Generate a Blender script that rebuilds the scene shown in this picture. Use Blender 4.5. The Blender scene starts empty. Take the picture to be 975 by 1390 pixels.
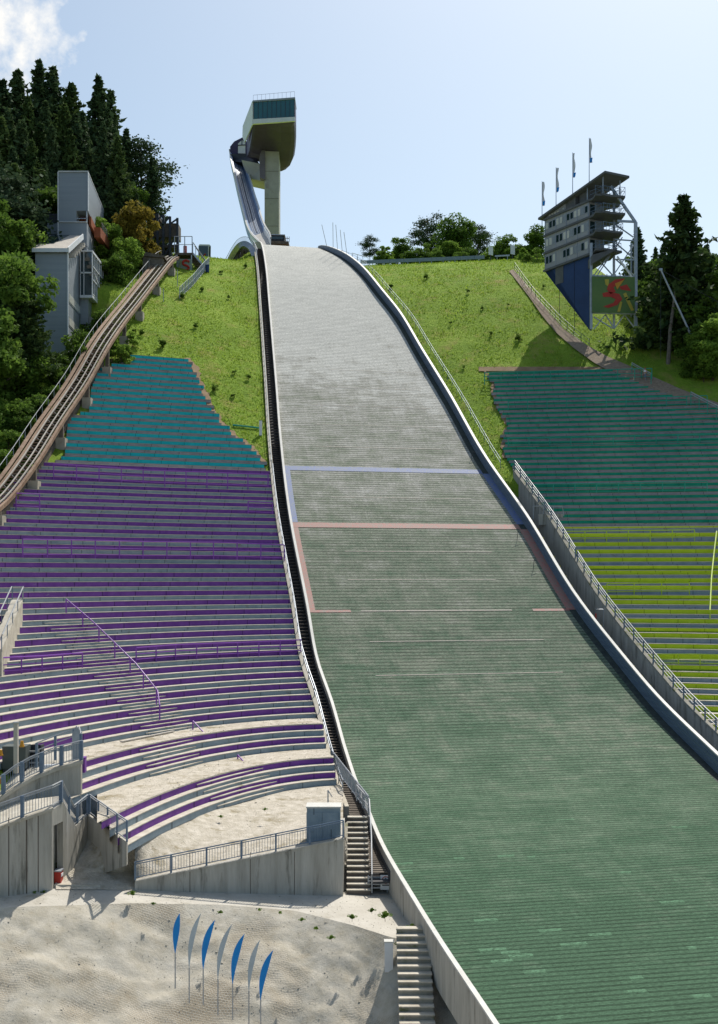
import bpy, bmesh, math, random
import numpy as np
from mathutils import Vector, Matrix
R = math.radians
rng = random.Random(7)
SC = bpy.context.scene
COL = SC.collection
# ------------------------------------------------------------------ camera model and survey of the hill
F, H0, CX, EZ = 1600.0, 782.0, 487.5, 24.0
def pt(px, py, d):
    return Vector(((px - CX) * d / F, d, EZ + (H0 - py) * d / F))
def interp(x, tab):
    if x <= tab[0][0]: return tab[0][1]
    for (a, b), (c, e) in zip(tab, tab[1:]):
        if x <= c: return b + (e - b) * (x - a) / (c - a)
    return tab[-1][1]
def herm(tab):
    xs = [p[0] for p in tab]; ys = [p[1] for p in tab]; n = len(xs)
    m = []
    for i in range(n):
        if i == 0: m.append((ys[1] - ys[0]) / (xs[1] - xs[0]))
        elif i == n - 1: m.append((ys[-1] - ys[-2]) / (xs[-1] - xs[-2]))
        else:
            h0 = xs[i] - xs[i-1]; h1 = xs[i+1] - xs[i]
            s0 = (ys[i] - ys[i-1]) / h0; s1 = (ys[i+1] - ys[i]) / h1
            m.append(0 if s0 * s1 <= 0 else (s0 * h1 + s1 * h0) / (h0 + h1))
    def f(x):
        if x <= xs[0]: return ys[0] + m[0] * (x - xs[0])
        if x >= xs[-1]: return ys[-1] + m[-1] * (x - xs[-1])
        lo, hi = 0, n - 1
        while hi - lo > 1:
            k = (lo + hi) // 2
            if xs[k] <= x: lo = k
            else: hi = k
        h = xs[hi] - xs[lo]; t = (x - xs[lo]) / h
        return ((2*t**3 - 3*t*t + 1) * ys[lo] + (t**3 - 2*t*t + t) * h * m[lo]
                + (-2*t**3 + 3*t*t) * ys[hi] + (t**3 - t*t) * h * m[hi])
    return f
zp = herm([(20, -20.0), (40, -19.1), (55, -18.2), (64, -17.55), (84, -16.15), (88.8, -15.6), (92.6, -14.7), (96.4, -13.5), (100.5, -11.8),
           (105.5, -9), (113.8, -3.4), (126, 5.6), (140, 15.4), (160, 29.4), (176, 40.6), (184, 45.9), (192, 50.4), (200, 54.6), (208.7, 58.3),
           (218, 60.9), (228, 62.6), (245, 63.4), (400, 64)])
zs = herm([(20, -20.0), (40, -19.1), (55, -18.2), (64, -17.55), (84, -16.15), (88.8, -15.6), (92.6, -14.7), (96.4, -13.5), (100.5, -11.8),
           (105.5, -9), (113.8, -3.4), (126, 5.6), (140, 15.4), (160, 29.4), (172, 37.6), (180, 42.6), (190, 48.2), (202, 53.3),
           (215, 55.6), (235, 56.6), (400, 57)])
wtab = [(335, 84), (400, 143), (500, 198), (637, 272), (711, 306), (828, 352), (950, 436), (1060, 497), (1300, 760)]
def D_from(y, rho, zf=None):
    zf = zf or zp
    lo, hi = 30.0, 208.0
    for _ in range(50):
        mid = (lo + hi) / 2
        if H0 - F * zf(mid) * rho / mid > y: lo = mid
        else: hi = mid
    return (lo + hi) / 2
LT = [(356, 331), (362, 361.5), (367.4, 417), (371.5, 464), (377, 527.7), (382.6, 597), (396.6, 710), (420, 830), (432.6, 900), (453.4, 961),
      (470.5, 1022), (495, 1090.8), (526.7, 1166.6), (560, 1225), (605, 1300), (665, 1390)]
RT = [(434, 333), (446, 336), (474, 360), (507, 397.5), (535, 433.5), (565.4, 486), (600, 544), (653.7, 640), (705.6, 715.7), (774, 829.8),
      (837, 912.6), (896.7, 983), (936, 1023), (975, 1062), (1060, 1140), (1190, 1240), (1400, 1390)]
def edge_tab(T, sgn):
    out = []
    for px, py in T:
        rho = 1 - sgn * interp(py, wtab) / 2 / 7200
        D = D_from(py, rho)
        if out and D > out[-1][0] - 1.0 : continue
        out.append((D, (px - CX) / F * D / rho))
    out.sort()
    return out
LE = edge_tab(LT, -1); RE = edge_tab(RT, 1)
def lim(tab):
    top = tab[-1]
    f = herm(tab)
    def g(D):
        if D > top[0]: return top[1] - 0.19 * (D - top[0])
        return f(D)
    return g
xLf, xRf = lim(LE), lim(RE)
def uL(D): return CX + xLf(D) * F / D * (1 + interp(H0 - F*zp(D)/D, wtab) / 14400)
def uR(D): return CX + xRf(D) * F / D * (1 - interp(H0 - F*zp(D)/D, wtab) / 14400)
ATAB = [(60, 0.0), (70, 0.0), (80, -0.02), (88.8, -0.04), (98, 0.0), (105, .09), (112, .075), (118, .08), (127, .09), (135, .10), (400, .10)]
BTAB = [(60, 0.0), (70, 0.05), (80, .52), (87, .60), (93.5, .42), (98, .30), (105, .17), (112, .15), (118, .10), (127, .04), (135, .01), (400, .01)]
CTAB = [(60, 0), (100, .04), (110, .03), (120, .01), (130, .005), (400, 0)]
OFFL, OFFR = 1.75, 3.65           # the stands start this far outside the matting
def rho(px, D):
    l, r = uL(D), uR(D); c = (l + r) / 2
    if px < l:
        t = min((l - px) / 400, 1.35)
        b = 1 + (c - l) / 7200
        return b * (1 + interp(D, ATAB) * t + interp(D, BTAB) * t * t)
    if px > r:
        t = min((px - r) / 330, 2.0)
        return (1 - (r - c) / 7200) * (1 + .03 * t + interp(D, CTAB) * t * t)
    return 1 - (px - c) / 7200
def lat(px, D):
    l, r = uL(D), uR(D)
    if px < l: return (l - px) * D / F
    if px > r: return (px - r) * D / F
    return 0.0
def zterr(px, D):
    t = lat(px, D)
    if t <= 0: return zp(D)
    w = min(1, max(0, (t - .3) / 5.0)); w = w*w*(3-2*w)
    return zp(D) * (1 - w) + zs(D) * w
def S(px, D, dz=0.0, z=None):
    d = D / rho(px, D)
    zz = (zterr(px, D) if z is None else z) + dz
    return Vector(((px - CX) * d / F, d, EZ + zz))
def ypx(px, D):
    return H0 - F * zterr(px, D) * rho(px, D) / D
def Dof(px, py, lo=60.0, hi=200.0):
    for _ in range(45):
        mid = (lo + hi) / 2
        if ypx(px, mid) > py: lo = mid
        else: hi = mid
    return (lo + hi) / 2
def on(px, py, dz=0.0):
    return S(px, Dof(px, py), dz)
def eL(D, off=0.0, dz=0.0):        # point beside the left edge of the matting, along the row
    p = S(uL(D) - off*F/D, D); return p + Vector((0, 0, dz))
def eR(D, off=0.0, dz=0.0):
    p = S(uR(D) + off*F/D, D); return p + Vector((0, 0, dz))
def proj(v): return (CX + F * v.x / v.y, H0 - F * (v.z - EZ) / v.y)
# ------------------------------------------------------------------ materials
def new_mat(name):
    m = bpy.data.materials.new(name); m.use_nodes = True
    nt = m.node_tree; b = nt.nodes['Principled BSDF']
    return m, nt, b
def srgb(r, g, b):
    f = lambda c: (c/255/12.92) if c/255 <= .04045 else ((c/255 + .055)/1.055)**2.4
    return (f(r), f(g), f(b), 1)
def mat(name, c1, c2=None, scale=1.0, rough=.8, bump=0.0, bscale=None, metal=0.0, detail=4, sx=(1,1,1), spec=.3, c3=None, s3=.1, k3=.5, seam=0.0):
    m, nt, b = new_mat(name)
    b.inputs['Roughness'].default_value = rough
    b.inputs['Metallic'].default_value = metal
    b.inputs['Specular IOR Level'].default_value = spec
    L = nt.links
    tc = nt.nodes.new('ShaderNodeTexCoord'); mp = nt.nodes.new('ShaderNodeMapping'); mp.inputs['Scale'].default_value = sx
    L.new(tc.outputs['Object'], mp.inputs['Vector'])
    if c2 is None: c2 = tuple(x*.8 for x in c1[:3]) + (1,)
    n = nt.nodes.new('ShaderNodeTexNoise'); n.inputs['Scale'].default_value = scale; n.inputs['Detail'].default_value = detail
    n.inputs['Roughness'].default_value = .65
    L.new(mp.outputs[0], n.inputs['Vector'])
    r = nt.nodes.new('ShaderNodeValToRGB'); r.color_ramp.elements[0].position = .32; r.color_ramp.elements[1].position = .68
    r.color_ramp.elements[0].color = c1; r.color_ramp.elements[1].color = c2
    L.new(n.outputs['Fac'], r.inputs['Fac'])
    out = r.outputs['Color']
    if c3 is not None:
        n3 = nt.nodes.new('ShaderNodeTexNoise'); n3.inputs['Scale'].default_value = s3; n3.inputs['Detail'].default_value = 6; n3.inputs['Roughness'].default_value = .7
        L.new(mp.outputs[0], n3.inputs['Vector'])
        r3 = nt.nodes.new('ShaderNodeValToRGB'); r3.color_ramp.elements[0].position = k3; r3.color_ramp.elements[1].position = k3 + .12
        L.new(n3.outputs['Fac'], r3.inputs['Fac'])
        mx = nt.nodes.new('ShaderNodeMix'); mx.data_type = 'RGBA'
        L.new(r3.outputs['Color'], mx.inputs[0]); L.new(out, mx.inputs[6]); mx.inputs[7].default_value = c3
        out = mx.outputs[2]
    if seam:
        sp = nt.nodes.new('ShaderNodeSeparateXYZ'); L.new(tc.outputs['Object'], sp.inputs[0])
        def mth(op, a, v=None):
            n_ = nt.nodes.new('ShaderNodeMath'); n_.operation = op; L.new(a, n_.inputs[0])
            if v is not None: n_.inputs[1].default_value = v
            return n_.outputs[0]
        zz = mth('MULTIPLY', sp.outputs['Z'], 1.19); ad = nt.nodes.new('ShaderNodeMath'); ad.operation = 'ADD'; L.new(mth('MULTIPLY', sp.outputs['X'], 1/seam), ad.inputs[0]); wn_ = nt.nodes.new('ShaderNodeTexWhiteNoise'); wn_.noise_dimensions = '1D'; L.new(mth('FLOOR', zz), wn_.inputs['W']); L.new(wn_.outputs['Value'], ad.inputs[1])
        sf = mth('LESS_THAN', mth('FRACT', ad.outputs[0]), .03)
        ms = nt.nodes.new('ShaderNodeMix'); ms.data_type = 'RGBA'; L.new(sf, ms.inputs[0]); L.new(out, ms.inputs[6]); ms.inputs[7].default_value = tuple(x*.6 for x in c1[:3]) + (1,)
        out = ms.outputs[2]
    L.new(out, b.inputs['Base Color'])
    if bump:
        n2 = nt.nodes.new('ShaderNodeTexNoise'); n2.inputs['Scale'].default_value = bscale or scale*4; n2.inputs['Detail'].default_value = 5
        L.new(mp.outputs[0], n2.inputs['Vector'])
        bp = nt.nodes.new('ShaderNodeBump'); bp.inputs['Strength'].default_value = bump; bp.inputs['Distance'].default_value = .1
        L.new(n2.outputs['Fac'], bp.inputs['Height']); L.new(bp.outputs[0], b.inputs['Normal'])
    return m
def foliage(name, ca, cb, tr=.35):
    m, nt, b = new_mat(name); L = nt.links
    b.inputs['Roughness'].default_value = .75; b.inputs['Specular IOR Level'].default_value = .08
    g = nt.nodes.new('ShaderNodeNewGeometry'); oi = nt.nodes.new('ShaderNodeObjectInfo')
    n = nt.nodes.new('ShaderNodeTexNoise'); n.inputs['Scale'].default_value = .5; n.inputs['Detail'].default_value = 3
    L.new(g.outputs['Position'], n.inputs['Vector'])
    a1 = nt.nodes.new('ShaderNodeMath'); a1.operation = 'MULTIPLY_ADD'; a1.inputs[1].default_value = .45; 
    L.new(g.outputs['Random Per Island'], a1.inputs[0]); L.new(n.outputs['Fac'], a1.inputs[2])
    a2 = nt.nodes.new('ShaderNodeMath'); a2.operation = 'MULTIPLY_ADD'; a2.inputs[1].default_value = .35
    L.new(oi.outputs['Random'], a2.inputs[0]); L.new(a1.outputs[0], a2.inputs[2])
    r = nt.nodes.new('ShaderNodeValToRGB'); r.color_ramp.elements[0].position = .45; r.color_ramp.elements[1].position = 1.15 if False else 1.0
    r.color_ramp.elements[0].color = ca; r.color_ramp.elements[1].color = cb
    L.new(a2.outputs[0], r.inputs['Fac']); L.new(r.outputs[0], b.inputs['Base Color'])
    t = nt.nodes.new('ShaderNodeBsdfTranslucent'); L.new(r.outputs[0], t.inputs['Color'])
    mx = nt.nodes.new('ShaderNodeMixShader'); mx.inputs[0].default_value = tr
    o = nt.nodes['Material Output']
    L.new(b.outputs[0], mx.inputs[1]); L.new(t.outputs[0], mx.inputs[2]); L.new(mx.outputs[0], o.inputs['Surface'])
    return m
M = {}
M['purple'] = mat('purple_paint', (.135,.036,.25,1), (.19,.062,.325,1), 1.3, .7, .15, 12, c3=(.27,.19,.34,1), s3=1.1, k3=.64, seam=2.4)
M['grey_paint'] = mat('grey_paint', (.19,.25,.295,1), (.27,.33,.375,1), 1.1, .7, .15, 12, c3=(.17,.165,.135,1), s3=.9, k3=.60, seam=2.4)
M['teal'] = mat('teal_paint', (.0,.41,.46,1), (.02,.52,.56,1), 1.1, .7, .15, 12, c3=(.2,.26,.23,1), s3=1.2, k3=.66, seam=2.4)
M['warm_grey'] = mat('weathered_grey_paint', (.25,.24,.26,1), (.36,.35,.37,1), 1.0, .8, .2, 10, c3=(.15,.13,.09,1), s3=.7, k3=.60, seam=2.4)
M['dgreen'] = mat('dark_green_paint', (.0,.25,.15,1), (.015,.34,.21,1), 1.1, .7, .15, 12, c3=(.12,.16,.12,1), s3=1.2, k3=.68, seam=2.4)
M['lime'] = mat('lime_paint', (.46,.60,.01,1), (.54,.68,.03,1), 1.1, .7, .15, 12, c3=(.36,.38,.2,1), s3=1.3, k3=.70, seam=2.4)
M['tread'] = mat('pale_concrete_tread', (.40,.36,.29,1), (.56,.52,.44,1), 1.2, .9, .3, 14, c3=(.24,.21,.14,1), s3=.8, k3=.60)
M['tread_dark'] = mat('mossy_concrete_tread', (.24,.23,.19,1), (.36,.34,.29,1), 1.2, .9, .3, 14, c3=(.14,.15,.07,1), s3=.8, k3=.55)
M['concrete'] = mat('board_marked_concrete', (.33,.31,.265,1), (.50,.475,.42,1), 1.1, .85, .25, 9, sx=(1.8,1.8,.22), detail=8, c3=(.19,.18,.15,1), s3=.9, k3=.54)
M['tower_concrete'] = mat('tower_concrete', (.35,.34,.325,1), (.43,.42,.40,1), .5, .85, .2, 4, c3=(.28,.265,.245,1), s3=.3, k3=.58)
M['white_cap'] = mat('white_capping', (.50,.49,.45,1), (.62,.61,.57,1), .8, .55, 0, c3=(.45,.43,.38,1), s3=.6, k3=.6)
M['galv'] = mat('galvanised_steel', (.30,.33,.37,1), (.42,.45,.49,1), 2, .42, 0, metal=.55)
M['rail_blue'] = mat('blue_grey_steel', (.12,.17,.24,1), (.17,.23,.31,1), 2, .5, 0, metal=.2)
M['rail_pale'] = mat('pale_steel_rail', (.34,.35,.36,1), (.43,.44,.45,1), 2, .5, 0, metal=.2)
M['purple_rail'] = mat('purple_rail_paint', (.20,.05,.36,1), (.25,.08,.42,1), 2, .45)
M['green_rail'] = mat('green_rail_paint', (.02,.30,.21,1), (.04,.36,.26,1), 2, .45)
M['lime_rail'] = mat('lime_rail_paint', (.40,.55,.03,1), (.48,.62,.06,1), 2, .45)
M['dark_steel'] = mat('dark_steel', (.035,.04,.05,1), (.06,.065,.075,1), 2, .6, metal=.3)
M['stair_dark'] = mat('dark_grating', (.05,.05,.055,1), (.085,.085,.09,1), 6, .7)
M['navy_board'] = mat('blue_grey_boards', (.10,.14,.20,1), (.15,.20,.27,1), .5, .5, .1, 3, sx=(.3,.3,6))
M['white'] = mat('white_paint', (.70,.71,.72,1), (.78,.79,.80,1), 1, .5)
M['soil'] = mat('bare_soil', (.20,.13,.075,1), (.30,.21,.12,1), .8, .95, .5, 6)
M['path'] = mat('gravel_path', (.22,.16,.11,1), (.33,.26,.19,1), 2.5, .95, .5, 14)
M['track_rust'] = mat('rusty_steel', (.20,.12,.075,1), (.34,.24,.17,1), 1.5, .7, 0, metal=.2)
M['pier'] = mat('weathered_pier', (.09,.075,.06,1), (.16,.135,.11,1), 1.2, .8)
M['pier_base'] = mat('pier_footing', (.30,.27,.22,1), (.40,.37,.31,1), 1.2, .9)
M['clad'] = mat('grey_cladding', (.25,.28,.31,1), (.29,.32,.35,1), .4, .5, 0, metal=.15, sx=(.2,.2,5))
M['clad_white'] = mat('white_trim', (.62,.64,.66,1), (.70,.72,.74,1), .4, .5)
M['roof_pale'] = mat('pale_roof', (.42,.38,.33,1), (.50,.46,.40,1), .8, .8)
M['wood'] = mat('red_brown_timber', (.22,.06,.025,1), (.32,.10,.04,1), 2, .6, sx=(1,1,6))
M['glass_dark'] = mat('dark_glass', (.012,.03,.035,1), (.02,.045,.05,1), .4, .06, spec=.8)
M['glass_teal'] = mat('teal_glass', (.0,.075,.10,1), (.01,.11,.13,1), .3, .08, spec=.8)
M['glass_pale'] = mat('glass_painted_reflection', (.60,.60,.54,1), (.70,.69,.62,1), .6, .15, spec=.7)  # bright reflection painted into the base colour of the panes
M['bark'] = mat('bark', (.06,.045,.032,1), (.11,.085,.065,1), 3, .9, .4, 12)
M['bark_pale'] = mat('pale_bark', (.14,.12,.10,1), (.22,.19,.16,1), 3, .9, .4, 12)
M['blue_wall'] = mat('blue_panel', (.012,.04,.13,1), (.018,.055,.17,1), .5, .45)
M['blue'] = mat('bright_blue', (.0,.20,.58,1), (.0,.24,.66,1), .8, .5)
M['red'] = mat('red_paint', (.40,.03,.02,1), (.48,.05,.03,1), 1, .5)
M['yellow'] = mat('yellow_paint', (.45,.36,.05,1), (.50,.42,.07,1), 1, .6)
M['orange'] = mat('orange_plastic', (.55,.25,.02,1), (.6,.3,.04,1), 1, .5)
M['skin'] = mat('skin', (.45,.24,.16,1), (.5,.28,.19,1), 1, .6)
# ------------------------------------------------------------------ mesh helpers
class MB:
    def __init__(s): s.v = []; s.f = []; s.uv = None
    def add(s, vs, fs):
        o = len(s.v); s.v.extend([tuple(v) for v in vs]); s.f.extend([tuple(i + o for i in f) for f in fs]); return s
    def hexa(s, p):            # 8 corners: bottom 0-3 ccw, top 4-7
        return s.add(p, [(0,3,2,1),(4,5,6,7),(0,1,5,4),(1,2,6,5),(2,3,7,6),(3,0,4,7)])
    def box(s, c, size, rz=0.0):
        x, y, z = size[0]/2, size[1]/2, size[2]/2; c = Vector(c)
        ca, sa = math.cos(rz), math.sin(rz)
        ps = [(-x,-y,-z),(x,-y,-z),(x,y,-z),(-x,y,-z),(-x,-y,z),(x,-y,z),(x,y,z),(-x,y,z)]
        return s.hexa([c + Vector((a*ca - b*sa, a*sa + b*ca, e)) for a, b, e in ps])
    def bar(s, a, b, w, h=None, up=Vector((0,0,1))):
        a = Vector(a); b = Vector(b); h = h or w
        t = (b - a).normalized(); x = t.cross(up)
        if x.length < 1e-4: x = t.cross(Vector((0,1,0)))
        x.normalize(); y = x.cross(t).normalized()
        q = [(-x*w/2 - y*h/2), (x*w/2 - y*h/2), (x*w/2 + y*h/2), (-x*w/2 + y*h/2)]
        return s.hexa([a+q[0], a+q[1], b+q[1], b+q[0], a+q[3], a+q[2], b+q[2], b+q[3]])
    def tube(s, pts, r, n=6, r2=None, cap=True):
        pts = [Vector(p) for p in pts]; m = len(pts); vs = []; fs = []
        for i, p in enumerate(pts):
            t = (pts[min(i+1, m-1)] - pts[max(i-1, 0)]).normalized()
            x = t.cross(Vector((0,0,1)))
            if x.length < 1e-3: x = t.cross(Vector((0,1,0)))
            x.normalize(); y = x.cross(t)
            rr = r if r2 is None else r + (r2 - r) * i / (m - 1)
            for k in range(n):
                a = 2*math.pi*k/n; vs.append(p + x*math.cos(a)*rr + y*math.sin(a)*rr)
        for i in range(m-1):
            for k in range(n):
                k2 = (k+1) % n; fs.append((i*n+k, i*n+k2, (i+1)*n+k2, (i+1)*n+k))
        if cap: fs.append(tuple(range(n))[::-1]); fs.append(tuple((m-1)*n + k for k in range(n)))
        return s.add(vs, fs)
    def sweep(s, pts, sec, side=None):   # sec: list of (lateral, up) or function(i)->list; plan normals
        pts = [Vector(p) for p in pts]; m = len(pts); vs = []; fs = []; n = None
        for i, p in enumerate(pts):
            t = (pts[min(i+1, m-1)] - pts[max(i-1, 0)]); t.z = 0; t.normalize()
            x = Vector((t.y, -t.x, 0))
            q = sec(i) if callable(sec) else sec; n = len(q)
            for a, b in q: vs.append(p + x*a + Vector((0,0,b)))
        for i in range(m-1):
            for k in range(n):
                k2 = (k+1) % n; fs.append((i*n+k, i*n+k2, (i+1)*n+k2, (i+1)*n+k))
        fs.append(tuple(range(n))[::-1]); fs.append(tuple((m-1)*n + k for k in range(n)))
        return s.add(vs, fs)
    def prism(s, poly, ext):   # poly: world points, ext: vector
        n = len(poly); poly = [Vector(p) for p in poly]; ext = Vector(ext)
        vs = poly + [p + ext for p in poly]
        fs = [tuple(range(n))[::-1], tuple(range(n, 2*n))] + [(i, (i+1) % n, n + (i+1) % n, n + i) for i in range(n)]
        return s.add(vs, fs)
    def ball(s, c, r, n=8, sc=(1,1,1)):
        vs = []; fs = []; m = n//2
        for i in range(m+1):
            th = math.pi*i/m
            for k in range(n):
                a = 2*math.pi*k/n
                vs.append(Vector(c) + Vector((math.sin(th)*math.cos(a)*r*sc[0], math.sin(th)*math.sin(a)*r*sc[1], math.cos(th)*r*sc[2])))
        for i in range(m):
            for k in range(n):
                k2 = (k+1) % n; fs.append((i*n+k, i*n+k2, (i+1)*n+k2, (i+1)*n+k))
        return s.add(vs, fs)
    def build(s, name, material, parent=None, smooth=False, fix=True):
        me = bpy.data.meshes.new(name); me.from_pydata(s.v, [], s.f)
        if fix:
            bm = bmesh.new(); bm.from_mesh(me); bmesh.ops.recalc_face_normals(bm, faces=bm.faces); bm.to_mesh(me); bm.free()
        me.materials.append(material)
        if smooth: me.polygons.foreach_set('use_smooth', [True]*len(me.polygons))
        me.update()
        o = bpy.data.objects.new(name, me); COL.objects.link(o)
        if parent is not None:
            o.parent = parent
            if parent.parent is not None: o.matrix_parent_inverse = Matrix.Identity(4)
            else: o.matrix_parent_inverse = Matrix.Translation(-parent.location)
        return o
def thing(name, label, cat, loc, group=None):
    o = bpy.data.objects.new(name, None); COL.objects.link(o); o.location = loc; o.empty_display_size = .3
    return tag(o, label, cat, group)
def tag(o, label=None, cat=None, group=None, kind=None):
    if label: o['label'] = label
    if cat: o['category'] = cat
    if group: o['group'] = group
    if kind: o['kind'] = kind
    return o
def grid_mesh(name, rows, material, kind='structure', smooth=True, uvs=None):
    nr, nc = len(rows), len(rows[0])
    vs = [tuple(p) for r in rows for p in r]
    fs = [(i*nc+j, i*nc+j+1, (i+1)*nc+j+1, (i+1)*nc+j) for i in range(nr-1) for j in range(nc-1)]
    me = bpy.data.meshes.new(name); me.from_pydata(vs, [], fs)
    if uvs:
        uv = me.uv_layers.new(name='UVMap'); flat = [u for r in uvs for u in r]
        for l in me.loops: uv.data[l.index].uv = flat[l.vertex_index]
    me.materials.append(material)
    if smooth: me.polygons.foreach_set('use_smooth', [True]*len(me.polygons))
    o = bpy.data.objects.new(name, me); COL.objects.link(o); o['kind'] = kind
    return o
def resample(pts, step):
    pts = [Vector(p) for p in pts]; L = [0]
    for a, b in zip(pts, pts[1:]): L.append(L[-1] + (b - a).length)
    n = max(1, round(L[-1] / step)); out = []
    for k in range(n + 1):
        s = L[-1] * k / n; i = 0
        while i < len(pts) - 2 and L[i+1] < s: i += 1
        t = (s - L[i]) / max(1e-6, L[i+1] - L[i]); out.append(pts[i].lerp(pts[i+1], min(1, max(0, t))))
    return out
def railing(label, pts, H=1.1, step=2.0, rails=(1.0, .5), r=.035, pr=.035, m=None, pm=None, bars=False, group=None, name='handrail', cat='handrail', square=False, panels=False, foot=0.0):
    pts = [Vector(p) for p in pts]
    t = thing(name, label, cat, pts[0], group)
    pm = pm or m; posts = resample(pts, step)
    for p in posts:
        b = MB()
        if square: b.box(p + Vector((0,0,H/2 - foot/2)), (pr*2, pr*2, H + foot))
        else: b.tube([p - Vector((0,0,foot)), p + Vector((0,0,H))], pr, 6)
        b.build('post', pm, t)
    for k, h in enumerate(rails):
        b = MB(); b.tube([p + Vector((0,0,H*h)) for p in (posts if panels else pts)], r if k == 0 else r*.75, 6)
        b.build('top_rail' if k == 0 else 'lower_rail', m, t)
    if bars:
        b = MB()
        for q in resample(pts, .16): b.box(q + Vector((0,0,H*.52)), (.022,.022,H*.78))
        b.build('baluster_grille', pm, t)
    return t
# ------------------------------------------------------------------ camera, light, sky
cam_d = bpy.data.cameras.new('camera'); cam = bpy.data.objects.new('camera', cam_d); COL.objects.link(cam)
cam.location = (0, 0, EZ); cam.rotation_euler = (R(90), 0, 0)
cam_d.sensor_fit = 'VERTICAL'; cam_d.sensor_height = 24; cam_d.lens = 24 * F / 1390
cam_d.shift_y = (H0 - 695) / 1390; cam_d.clip_start = .5; cam_d.clip_end = 6000
SC.camera = cam
SUN_EL, SUN_AZ = 55.0, 23.0       # azimuth measured from straight ahead, clockwise
sd = bpy.data.lights.new('sun', 'SUN'); sd.energy = 4.2; sd.angle = R(.53); sd.color = (1, .95, .87)
so = bpy.data.objects.new('sun', sd); COL.objects.link(so)
dirv = Vector((math.sin(R(SUN_AZ))*math.cos(R(SUN_EL)), math.cos(R(SUN_AZ))*math.cos(R(SUN_EL)), math.sin(R(SUN_EL))))
so.rotation_euler = dirv.to_track_quat('Z', 'Y').to_euler(); so.location = (0, 0, 200)
w = bpy.data.worlds.new('World'); SC.world = w; w.use_nodes = True; nt = w.node_tree
bg = nt.nodes['Background']; bg.inputs['Strength'].default_value = .125
sky = nt.nodes.new('ShaderNodeTexSky'); sky.sky_type = 'NISHITA'; sky.sun_disc = False
sky.sun_elevation = R(SUN_EL); sky.sun_rotation = R(SUN_AZ); sky.altitude = 600; sky.air_density = 1.0; sky.dust_density = 3.0; sky.ozone_density = .6
# one cumulus bank low behind the forest on the left, thin veil elsewhere
tc = nt.nodes.new('ShaderNodeTexCoord')
def vmath(op, a, b=None):
    n = nt.nodes.new('ShaderNodeVectorMath'); n.operation = op
    nt.links.new(a, n.inputs[0])
    if b is not None: n.inputs[1].default_value = b
    return n
def smath(op, a, b=None, c=None):
    n = nt.nodes.new('ShaderNodeMath'); n.operation = op
    for i, q in enumerate((a, b, c)):
        if q is None: continue
        if isinstance(q, (int, float)): n.inputs[i].default_value = q
        else: nt.links.new(q, n.inputs[i])
    return n.outputs[0]
cdir = Vector(((5 - CX)/F, 1, (H0 - 45)/F)).normalized()
dist = vmath('DISTANCE', tc.outputs['Generated'], tuple(cdir)).outputs['Value']
no = nt.nodes.new('ShaderNodeTexNoise'); no.inputs['Scale'].default_value = 38; no.inputs['Detail'].default_value = 8; no.inputs['Roughness'].default_value = .58
nt.links.new(tc.outputs['Generated'], no.inputs['Vector'])
no2 = nt.nodes.new('ShaderNodeTexNoise'); no2.inputs['Scale'].default_value = 5; no2.inputs['Detail'].default_value = 6
nt.links.new(tc.outputs['Generated'], no2.inputs['Vector'])
q = smath('MULTIPLY_ADD', dist, -24.0, 1.05)
q = smath('MULTIPLY_ADD', no.outputs['Fac'], 4.2, q)
q = smath('SUBTRACT', q, 1.95)
cl = nt.nodes.new('ShaderNodeClamp'); nt.links.new(q, cl.inputs[0])
mixc = nt.nodes.new('ShaderNodeMix'); mixc.data_type = 'RGBA'
nt.links.new(cl.outputs[0], mixc.inputs[0]); tint = nt.nodes.new('ShaderNodeVectorMath'); tint.operation = 'MULTIPLY'; tint.inputs[1].default_value = (.96, 1.0, .93); nt.links.new(sky.outputs[0], tint.inputs[0])
nt.links.new(tint.outputs[0], mixc.inputs[6]); mixc.inputs[7].default_value = (6.8, 6.75, 6.6, 1)
nt.links.new(mixc.outputs[2], bg.inputs['Color'])
SC.view_settings.view_transform = 'Standard'; SC.view_settings.look = 'None'; SC.view_settings.gamma = 1; SC.view_settings.exposure = 0.25
SC.cycles.max_bounces = 6; SC.cycles.transparent_max_bounces = 8
SC.cycles.use_denoising = True
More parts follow.
